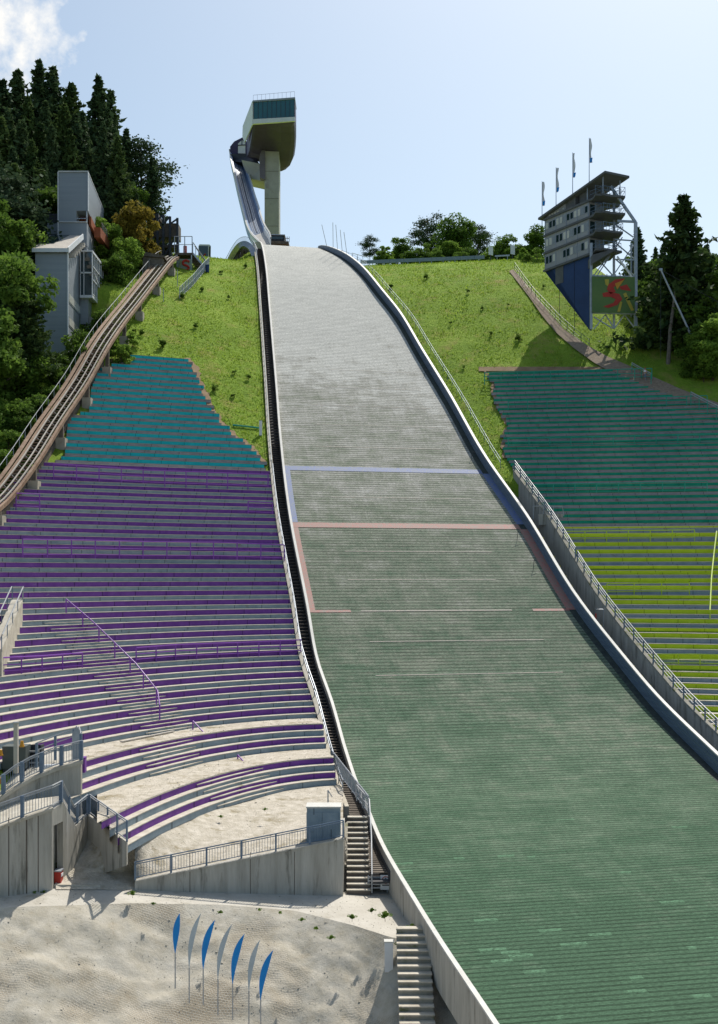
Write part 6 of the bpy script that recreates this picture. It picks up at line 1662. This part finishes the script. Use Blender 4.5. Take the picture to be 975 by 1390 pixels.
def proto(kind):
    if kind in _protos: return _protos[kind]
    k, s = kind.split(':'); s = int(s)
    if k == 'spruce': r = make_spruce(s, 22, 6.0 + .6*(s % 3), 'spruce', 1.5, ragged=.35)
    elif k == 'spruce2': r = make_spruce(s, 22, 6.8, 'spruce2', 1.6, droop=.25, ragged=.4)
    elif k == 'fir': r = make_spruce(s, 22, 7.4, 'spruce2', 1.9, bare=.1, droop=.2, ragged=.4)
    elif k == 'thin': r = make_spruce(s, 22, 5.0, 'spruce', 1.0, bare=.2, ragged=.5, droop=.15)
    elif k == 'leaf': r = make_decid(s, 12, 4.0, 'leaf', 42, ell=(.82, 1), nleaf=250)
    elif k == 'leaf_b': r = make_decid(s, 12, 3.8, 'leaf_b', 40, ell=(.86, 1), nleaf=250)
    elif k == 'column': r = make_decid(s, 14, 3.4, 'leaf', 40, ell=(.88, 1), nleaf=360, br=(.38, .55))
    elif k == 'autumn': r = make_decid(s, 12, 3.6, 'autumn', 26, ell=(.75, 1))
    elif k == 'shrub': r = make_decid(s, 4, 2.2, 'leaf_b' if s % 2 else 'leaf', 14, .17, .1, (.95, 1), 160)
    elif k == 'pine': r = make_pine(s)
    crown, tv, h = r
    tb_ = tv.build('trunk', M['bark'], None); me = tb_.data; bpy.data.objects.remove(tb_)
    _protos[kind] = (crown, me, h); return _protos[kind]
def plant(kind, loc, h, label, cat='tree', group=None, name=None, wide=1.0, rz=None):
    crown, tm, ph = proto(kind); s = h/ph
    nm = name or {'spruce': 'spruce_tree', 'spruce2': 'spruce_tree', 'fir': 'fir_tree', 'thin': 'spruce_tree', 'leaf': 'broadleaf_tree', 'leaf_b': 'broadleaf_tree', 'column': 'broadleaf_tree', 'autumn': 'yellowing_tree', 'shrub': 'shrub', 'pine': 'pine_tree'}[kind.split(':')[0]]
    t = thing(nm, label, cat, loc, group); t.rotation_euler = (0, 0, rng.uniform(0, 6.28) if rz is None else rz); t.scale = (s*wide, s*wide, s)
    for n_, me in (('crown', crown), ('trunk', tm)):
        o = bpy.data.objects.new(n_, me); COL.objects.link(o); o.parent = t
    return t
def tree_px(kind, px, py_top, d, zbase_py, label, **kw):
    """tree whose top is seen at (px, py_top) standing at depth d; base at image row zbase_py"""
    top = pt(px, py_top, d); bz = pt(px, zbase_py, d).z
    return plant(kind, Vector((top.x, d, bz)), top.z - bz, label, **kw)
fg = 'dark conifers of the forest on the left slope'
# skyline of the left forest
sky_l = [('spruce:1', 24, 92, 200, 330, 'tall dark spruce at the upper left with its tip just below the white cloud'),
         ('spruce:2', 4, 104, 196, 330, 'dark spruce cut by the left frame edge high on the slope'),
         ('thin:3', 53, 80, 205, 330, 'slender spruce whose tip is the highest of the left forest'),
         ('spruce:4', 72, 88, 203, 330, 'dark spruce just right of the highest slender spruce'),
         ('spruce2:5', 97, 112, 198, 320, 'broad dark spruce between the highest group and the separate tall spruce'),
         ('spruce:6', 134, 103, 196, 330, 'big separate dark spruce rising above the grey building roof'),
         ('thin:7', 150, 118, 202, 335, 'narrow spruce at the right shoulder of the big separate spruce'),
         ('thin:11', 172, 172, 196, 330, 'slender ragged conifer right of the big spruces'),
         ('pine:2', 190, 200, 200, 330, 'small open pine between the ragged conifer and the last spruce'),
         ('thin:8', 207, 210, 192, 345, 'last slender spruce on the right end of the left forest against the sky')]
for k_, x, y, d, zb_, lb in sky_l: tree_px(k_, x, y, d, zb_, lb, wide=1.25)
rows_f = [(-70,150,185,360),(-40,140,188,350),(-12,140,185,350),(12,150,182,350),(38,130,188,350),(62,135,190,345),(88,140,186,345),(112,150,188,340),(140,165,184,340),(160,185,184,345),
          (-60,230,165,430),(-35,200,168,430),(-8,190,170,420),(18,200,168,420),(44,190,172,400),(60,215,176,380),(128,225,186,345),(148,235,182,350),
          (70,170,180,370),(96,175,182,360),(-95,170,180,380),(-120,200,175,400),(166,235,184,350),(186,262,184,350),(212,285,196,350),(224,300,198,350)]
for i, (x, y, d, zb_) in enumerate(rows_f):
    tree_px(['spruce:1','spruce2:5','spruce:4','spruce:6','spruce2:9'][i % 5], x, y, d, zb_, 'dark conifer inside the dense forest mass on the left slope', group=fg)
for i, (x, y, d, zb_) in enumerate([(0,170,178,420),(30,168,180,400),(55,165,184,390),(80,150,190,370),(104,160,186,370),(120,195,184,360),(20,215,166,430),(-15,235,160,450),(50,240,170,400),(135,200,190,350),(152,210,188,350),(-30,180,182,400),(65,255,172,400),(10,255,158,450),(40,275,160,450),(170,250,190,345),(115,250,196,350),(140,262,186,360)]):
    tree_px((['spruce2:5','spruce:6','spruce2:9','fir:13','spruce:4','thin:3'] if y < 222 else ['leaf:6','pine:7','spruce2:9','leaf:9','spruce:4','pine:8'])[i % 6], x, y + (i*7 % 23) - 12, d, zb_, 'green tree inside the dense mixed forest on the left slope', group='mixed trees of the forest on the left slope', wide=1.2)
for i, (k_, x, y, d, zb_, lb) in enumerate([
    ('leaf_b:3', 150, 292, 174, 400, 'bright green tree right of the grey building'),
    ('autumn:4', 176, 262, 178, 385, 'yellow brown tree between the grey building and the dark gallery'),
    ('leaf_b:5', 166, 318, 172, 400, 'light green tree in front of the yellow brown tree'),
    ('leaf:6', 150, 345, 168, 440, 'mid green tree behind the glass bay above the track'),
    ('autumn:7', 192, 300, 182, 385, 'small yellow brown tree at the forest edge beside the gallery'),
    ('leaf:8', 165, 372, 168, 430, 'low green tree between the track and the bright green trees'),
    ('leaf:9', 186, 355, 176, 395, 'small green tree right above the track bend'),
    ('leaf:10', 6, 262, 152, 420, 'green broadleaf tree on the far left in front of the forest'),
    ('leaf_b:11', 34, 310, 156, 460, 'sunlit green tree left of the grey building'),
    ('leaf:12', 0, 330, 140, 520, 'big dark green tree at the left edge beside the grey building'),
    ('fir:13', 28, 355, 138, 520, 'drooping fir in front of the lower grey hall'),
    ('leaf:14', -20, 420, 132, 600, 'broadleaf tree filling the left edge below the drooping fir'),
    ('leaf:15', 30, 470, 138, 590, 'dark green tree under the drooping fir at the foot of the building'),
    ('leaf_b:16', 60, 505, 140, 580, 'sunlit low tree at the foot of the grey building beside the track'),
    ('leaf:17', 10, 525, 130, 640, 'low leafy tree left of the track above the purple stand'),
    ('leaf:18', -15, 560, 124, 680, 'bushy tree at the left frame edge beside the lower track'),
    ('leaf:28', 100, 470, 142, 560, 'dark tree squeezed between the building plinth and the funicular track'),
    ('leaf:29', 118, 445, 148, 530, 'small dark tree under the glass bay left of the track'),
    ('leaf:30', 45, 520, 134, 640, 'dense tree left of the middle of the funicular track'),
    ('leaf:31', 82, 500, 140, 590, 'low dense tree outside the track opposite the teal stand'),
    ('leaf:26', 74, 480, 146, 560, 'green tree between the grey building corner and the track'),
    ('leaf:27', 132, 420, 160, 490, 'dark bush like tree between building plinth and track')]):
    tree_px(k_, x, y, d, zb_, lb, wide=1.15 if d < 150 else 1.0)
# crest trees on the right of the knoll (behind the crest line)
for i, (k_, x, y, d, zb_, lb, w_) in enumerate([
    ('pine:3', 502, 322, 225, 365, 'dark pine standing alone left on the crest', 1.0),
    ('pine:4', 580, 294, 235, 372, 'spreading dark pine left of the tallest crest tree', 1.1),
    ('column:2', 618, 284, 226, 375, 'tallest dense green tree on the crest', 1.15),
    ('pine:5', 650, 312, 240, 372, 'flat topped distant pine right of the tallest crest tree', 1.4),
    ('leaf:21', 545, 324, 222, 372, 'round green tree left of the spreading pine', 1.2),
    ('leaf_b:22', 607, 324, 220, 374, 'sunlit round bush tree below the tallest crest tree', 1.2),
    ('leaf:23', 578, 333, 218, 372, 'low green tree between round tree and sunlit bush tree', 1.3),
    ('leaf_b:24', 524, 334, 216, 370, 'small bright green bush on the crest near the barrier', 1.3),
    ('leaf:25', 640, 335, 218, 374, 'low dark green tree behind the white info board', 1.3),
    ('leaf:21', 686, 322, 220, 376, 'green tree right of the white info boards', 1.2),
    ('leaf_b:22', 668, 332, 224, 376, 'yellow green tree directly behind the info boards', 1.2),
    ('column:3', 722, 308, 214, 378, 'dark green tree just left of the scoring tower', 1.3),
    ('leaf_b:24', 708, 338, 200, 380, 'bright bush at the start of the gravel path', 1.3),
    ('leaf:23', 728, 340, 196, 385, 'green bush beside the far end of the scoring tower', 1.3),
    ('leaf:25', 700, 330, 216, 376, 'dark bush between info boards and scoring tower', 1.2),
    ('leaf:10', 515, 341, 214, 368, 'tiny green bush beside the lone dark pine', 1.2),
    ('leaf:12', 560, 338, 216, 370, 'low hedge like bush behind the middle of the crest fence', 1.6),
    ('leaf:14', 594, 341, 215, 370, 'low dark bush behind the crest fence under the spreading pine', 1.6),
    ('leaf:9', 625, 342, 215, 372, 'low bush behind the right part of the crest fence', 1.6)]):
    tree_px(k_, x, y, d, zb_, lb, wide=w_)
# right forest
fr_ = 'dark trees of the forest on the right'
for i, (k_, x, y, d, zb_, lb) in enumerate([
    ('fir:41', 928, 262, 160, 500, 'tall broad conifer at the right standing free against the sky'),
    ('spruce:6', 866, 308, 178, 450, 'dark conifer right behind the steel frame of the scoring tower'),
    ('leaf:31', 888, 350, 172, 470, 'dark broadleaf tree between scoring tower frame and tall conifer'),
    ('leaf:32', 968, 372, 158, 520, 'dark green tree at the right edge beside the tall conifer'),
    ('leaf:33', 905, 400, 164, 490, 'dark leafy tree behind the leaning arm'),
    ('leaf_b:34', 968, 425, 150, 530, 'sunlit green tree at the right edge below the others'),
    ('leaf:12', 950, 440, 152, 530, 'low dark tree just right of the wooden post'),
    ('leaf:14', 925, 430, 168, 500, 'dark undergrowth tree under the tall conifer'),
    ('leaf_b:3', 852, 405, 176, 455, 'sunlit green tree seen through the lower steel frame'),
    ('leaf_b:5', 826, 420, 182, 452, 'bright green bush behind the banner supports'),
    ('leaf:6', 884, 430, 172, 480, 'dark bush to the right of the banner'),
    ('shrub:3', 955, 480, 150, 525, 'small shrub right of the wooden post')]):
    tree_px(k_, x, y, d, zb_, lb, wide={0: 1.3, 3: 1.4}.get(i, 1.2))
for i, (x, y, d, zb_) in enumerate([(1000,330,175,500),(1040,300,180,500),(985,400,165,520),(1020,430,150,540),(912,340,196,430),(935,352,198,430),(985,335,196,430),(962,345,198,430),(1010,350,190,440),(890,335,200,420),(868,345,200,410),(850,362,200,410),(950,360,185,440),(975,372,180,450),(900,330,190,450),(945,340,190,470),(880,380,190,450),(960,330,200,450),(1060,400,160,540)]):
    tree_px(['spruce2:5','leaf:32','spruce:4'][i % 3], x, y, d, zb_, 'dark tree deep inside the forest behind the right slope', group=fr_)
# leaning bare trunk
p = on(907, 492); b = MB(); b.tube([p - Vector((0,0,.4)), p + Vector((.35,.2,4.5)), pt(917, 396, p.y)], .30, 8, r2=.16); tag(b.build('tree_trunk', M['bark_pale']), 'pale leaning tree trunk behind the leaning steel arm', 'trunk')
# shrubs in the meadow
sh = [(248, 405, 1.3), (337, 515, 1.0), (291, 531, 1.3), (318, 508, .9), (265, 445, 1.1), (219, 472, 1.8), (193, 455, 1.2), (182, 452, 1.0), (275, 395, 1.0), (316, 540, .9), (310, 405, .8),
      (532, 392, 1.3), (579, 378, 1.3), (636, 398, 1.0), (704, 462, 1.4), (666, 455, .9), (655, 420, .8), (612, 440, .7), (738, 390, .8), (300, 372, 1.1), (334, 363, 1.0), (690, 415, .6), (630, 500, .7)]
for i, (x, y, s_) in enumerate(sh):
    plant('shrub:%d' % (2 + 2*(i % 2)), on(x, y), s_*.65, 'small dark green tuft growing in the sunlit meadow', cat='shrub', group='dark tufts scattered over the meadow', wide=1.3)
for i, (x, y, s_) in enumerate([(164, 497, 3.2), (157, 487, 3.0), (172, 492, 2.6), (180, 470, 2.4)]):
    plant('shrub:5', on(x, y), s_*.8, ['largest light green bush at the top left corner of the teal stand', 'light green bush right against the funicular pier', 'lower light green bush touching the top row of the teal stand', 'light green bush in the grass above the teal stand'][i], cat='shrub', wide=1.2)
# weeds at walls and embankment
wd = [(523, 1247, .5), (545, 1285, .45), (478, 1248, .35), (300, 1240, .25), (180, 1216, .35), (208, 1228, .2), (46, 1214, .3), (60, 1213, .25), (560, 1262, .4), (352, 1236, .2), (505, 1238, .3), (430, 1262, .25), (450, 1275, .3), (410, 1250, .25), (380, 1240, .2), (300, 1110, .25), (360, 1100, .25), (250, 1150, .25)]
for i, (x, y, s_) in enumerate(wd):
    z_d = None
    if y < 1170: p = pt(x, y, 74); p.z = p.z
    else: p = pt(x, y, 62.0 - (y - 1232)*.05)
    plant('shrub:3', p - Vector((0,0,.05)), s_, 'small weed growing out of the pale gravel near the path', cat='weed', group='small weeds along the gravel and path', name='weed', wide=1.3)
# ivy hedge left of the track
for i, (x, y, s_) in enumerate([(5, 640, 3.0), (22, 612, 2.8), (40, 585, 2.8), (62, 560, 2.4), (80, 535, 2.4), (95, 512, 2.2)]):
    g_ = on(x - 4, y + 34) ; g_ += Vector((-2.2, 1.5, 0))
    plant('shrub:4', g_, s_*1.2, ['lowest', 'second lowest', 'third lowest', 'fourth lowest', 'fifth lowest', 'uppermost'][i] + ' dark green hedge bush along the outer side of the funicular track', cat='hedge', wide=1.2, name='hedge_bush')
# loose stones on the gravel (uncountable)
rs = np.random.RandomState(11); V = []; T = []
from mathutils.bvhtree import BVHTree
bpy.context.view_layer.update()
_bv = []
for o in list(COL.objects):
    if o.type == 'MESH' and o.name.split('.')[0] in ('bowl_floor', 'embankment', 'gravel_landing', 'concrete_path'):
        me = o.data; _bv.append(BVHTree.FromPolygons([v.co[:] for v in me.vertices], [p.vertices[:] for p in me.polygons]))
k_ = 0
for _ in range(9000):
    x, y = rs.uniform(-27, 5), rs.uniform(50, 100); best = None
    for bv in _bv:
        h = bv.ray_cast(Vector((x, y, 60)), Vector((0, 0, -1)))
        if h[0] is not None and (best is None or h[0].z > best.z): best = h[0]
    if best is None or best.z < 1.5: continue
    s_ = rs.uniform(.012, .035) if rs.rand() < .97 else rs.uniform(.04, .07)
    c = np.array([best.x, best.y, best.z + s_*.3]); q = [c + s_*rs.uniform(.6, 1.3)*np.array(v) for v in ((1,0,0), (0,1,0), (-1,0,0), (0,-1,0), (0,0,.7), (0,0,-.7))]
    V += q; T += [(k_+a, k_+b_, k_+c_) for a, b_, c_ in ((0,1,4), (1,2,4), (2,3,4), (3,0,4), (1,0,5), (2,1,5), (3,2,5), (0,3,5))]; k_ += 6
M['stone'] = mat('grey_stones', (.34,.30,.24,1), (.52,.48,.41,1), 2.0, .9)
so_ = bpy.data.objects.new('loose_stones', tris_mesh('loose_stones', V, T, M['stone'])); COL.objects.link(so_); tag(so_, 'loose grey stones scattered over the pale gravel', 'stones', kind='stuff')
# ------------------------------------------------------------------ grass tufts on the meadow (uncountable)
rs = np.random.RandomState(5)
M['blade'] = foliage('grass_blades', (.17,.28,.03,1), (.32,.43,.06,1), .45)
def tufts(n, side):
    V = []; 
    for _ in range(n):
        D = rs.uniform(133, 207)
        if side < 0: px = uL(D) - 1.8*F/D - rs.uniform(0, 1)**1.0*240
        else: px = uR(D) + 1.6*F/D + rs.uniform(0, 1)*(300)
        y = ypx(px, D)
        if side < 0:
            if y > 500 and px < interp(y, TRR) + 4: continue
            if y > 486 and interp(y, TLL) < px < interp(y, TRR): continue
            if px < 150: continue
        else:
            if y > 500 and px > interp(y, GLL) - 2: continue
        p = S(px, D, -.14)
        s_ = rs.uniform(.10, .26) if rs.rand() < .95 else rs.uniform(.26, .42)
        a = rs.uniform(0, 3.14); c_, s2 = math.cos(a)*s_*.35, math.sin(a)*s_*.35; l_ = rs.uniform(-.5, .5)*s_; l2 = rs.uniform(-.5, .5)*s_
        V.append([(p.x - c_, p.y - s2, p.z), (p.x + c_, p.y + s2, p.z), (p.x + l_, p.y + l2, p.z + s_)])
    return V
V = tufts(38000, -1) + tufts(38000, 1); V = np.array(V, dtype=np.float32).reshape(-1, 3); T = np.arange(len(V)).reshape(-1, 3)
go = bpy.data.objects.new('meadow_grass', tris_mesh('meadow_grass', V, T, M['blade'])); COL.objects.link(go)
tag(go, 'short sunlit meadow grass on both sides of the upper slope', 'grass', kind='stuff')
# soil fringes around the stands
def fringe(tab_fn, y0, y1, side, w_=5):
    rows = []
    for y in np.arange(y0, y1, 3.0):
        x = tab_fn(y); j = rng.uniform(-2, 3)
        rows.append([on(x - side*3, y, .02), on(x + side*(w_ + j), y, .02 if rng.random() > .3 else -.1)])
    grid_mesh('bare_soil', rows, M['soil'])
fringe(lambda y: interp(y, TRR), 486, 628, 1); fringe(lambda y: interp(y, GLL), 502, 624, -1, 1)
grid_mesh('bare_soil', [[on(x, 487, .02), on(x, 492, .03)] for x in range(150, 258, 6)], M['soil'])
grid_mesh('bare_soil', [[on(x, 498, .02), on(x, 504, .03)] for x in range(650, 820, 8)], M['soil'])
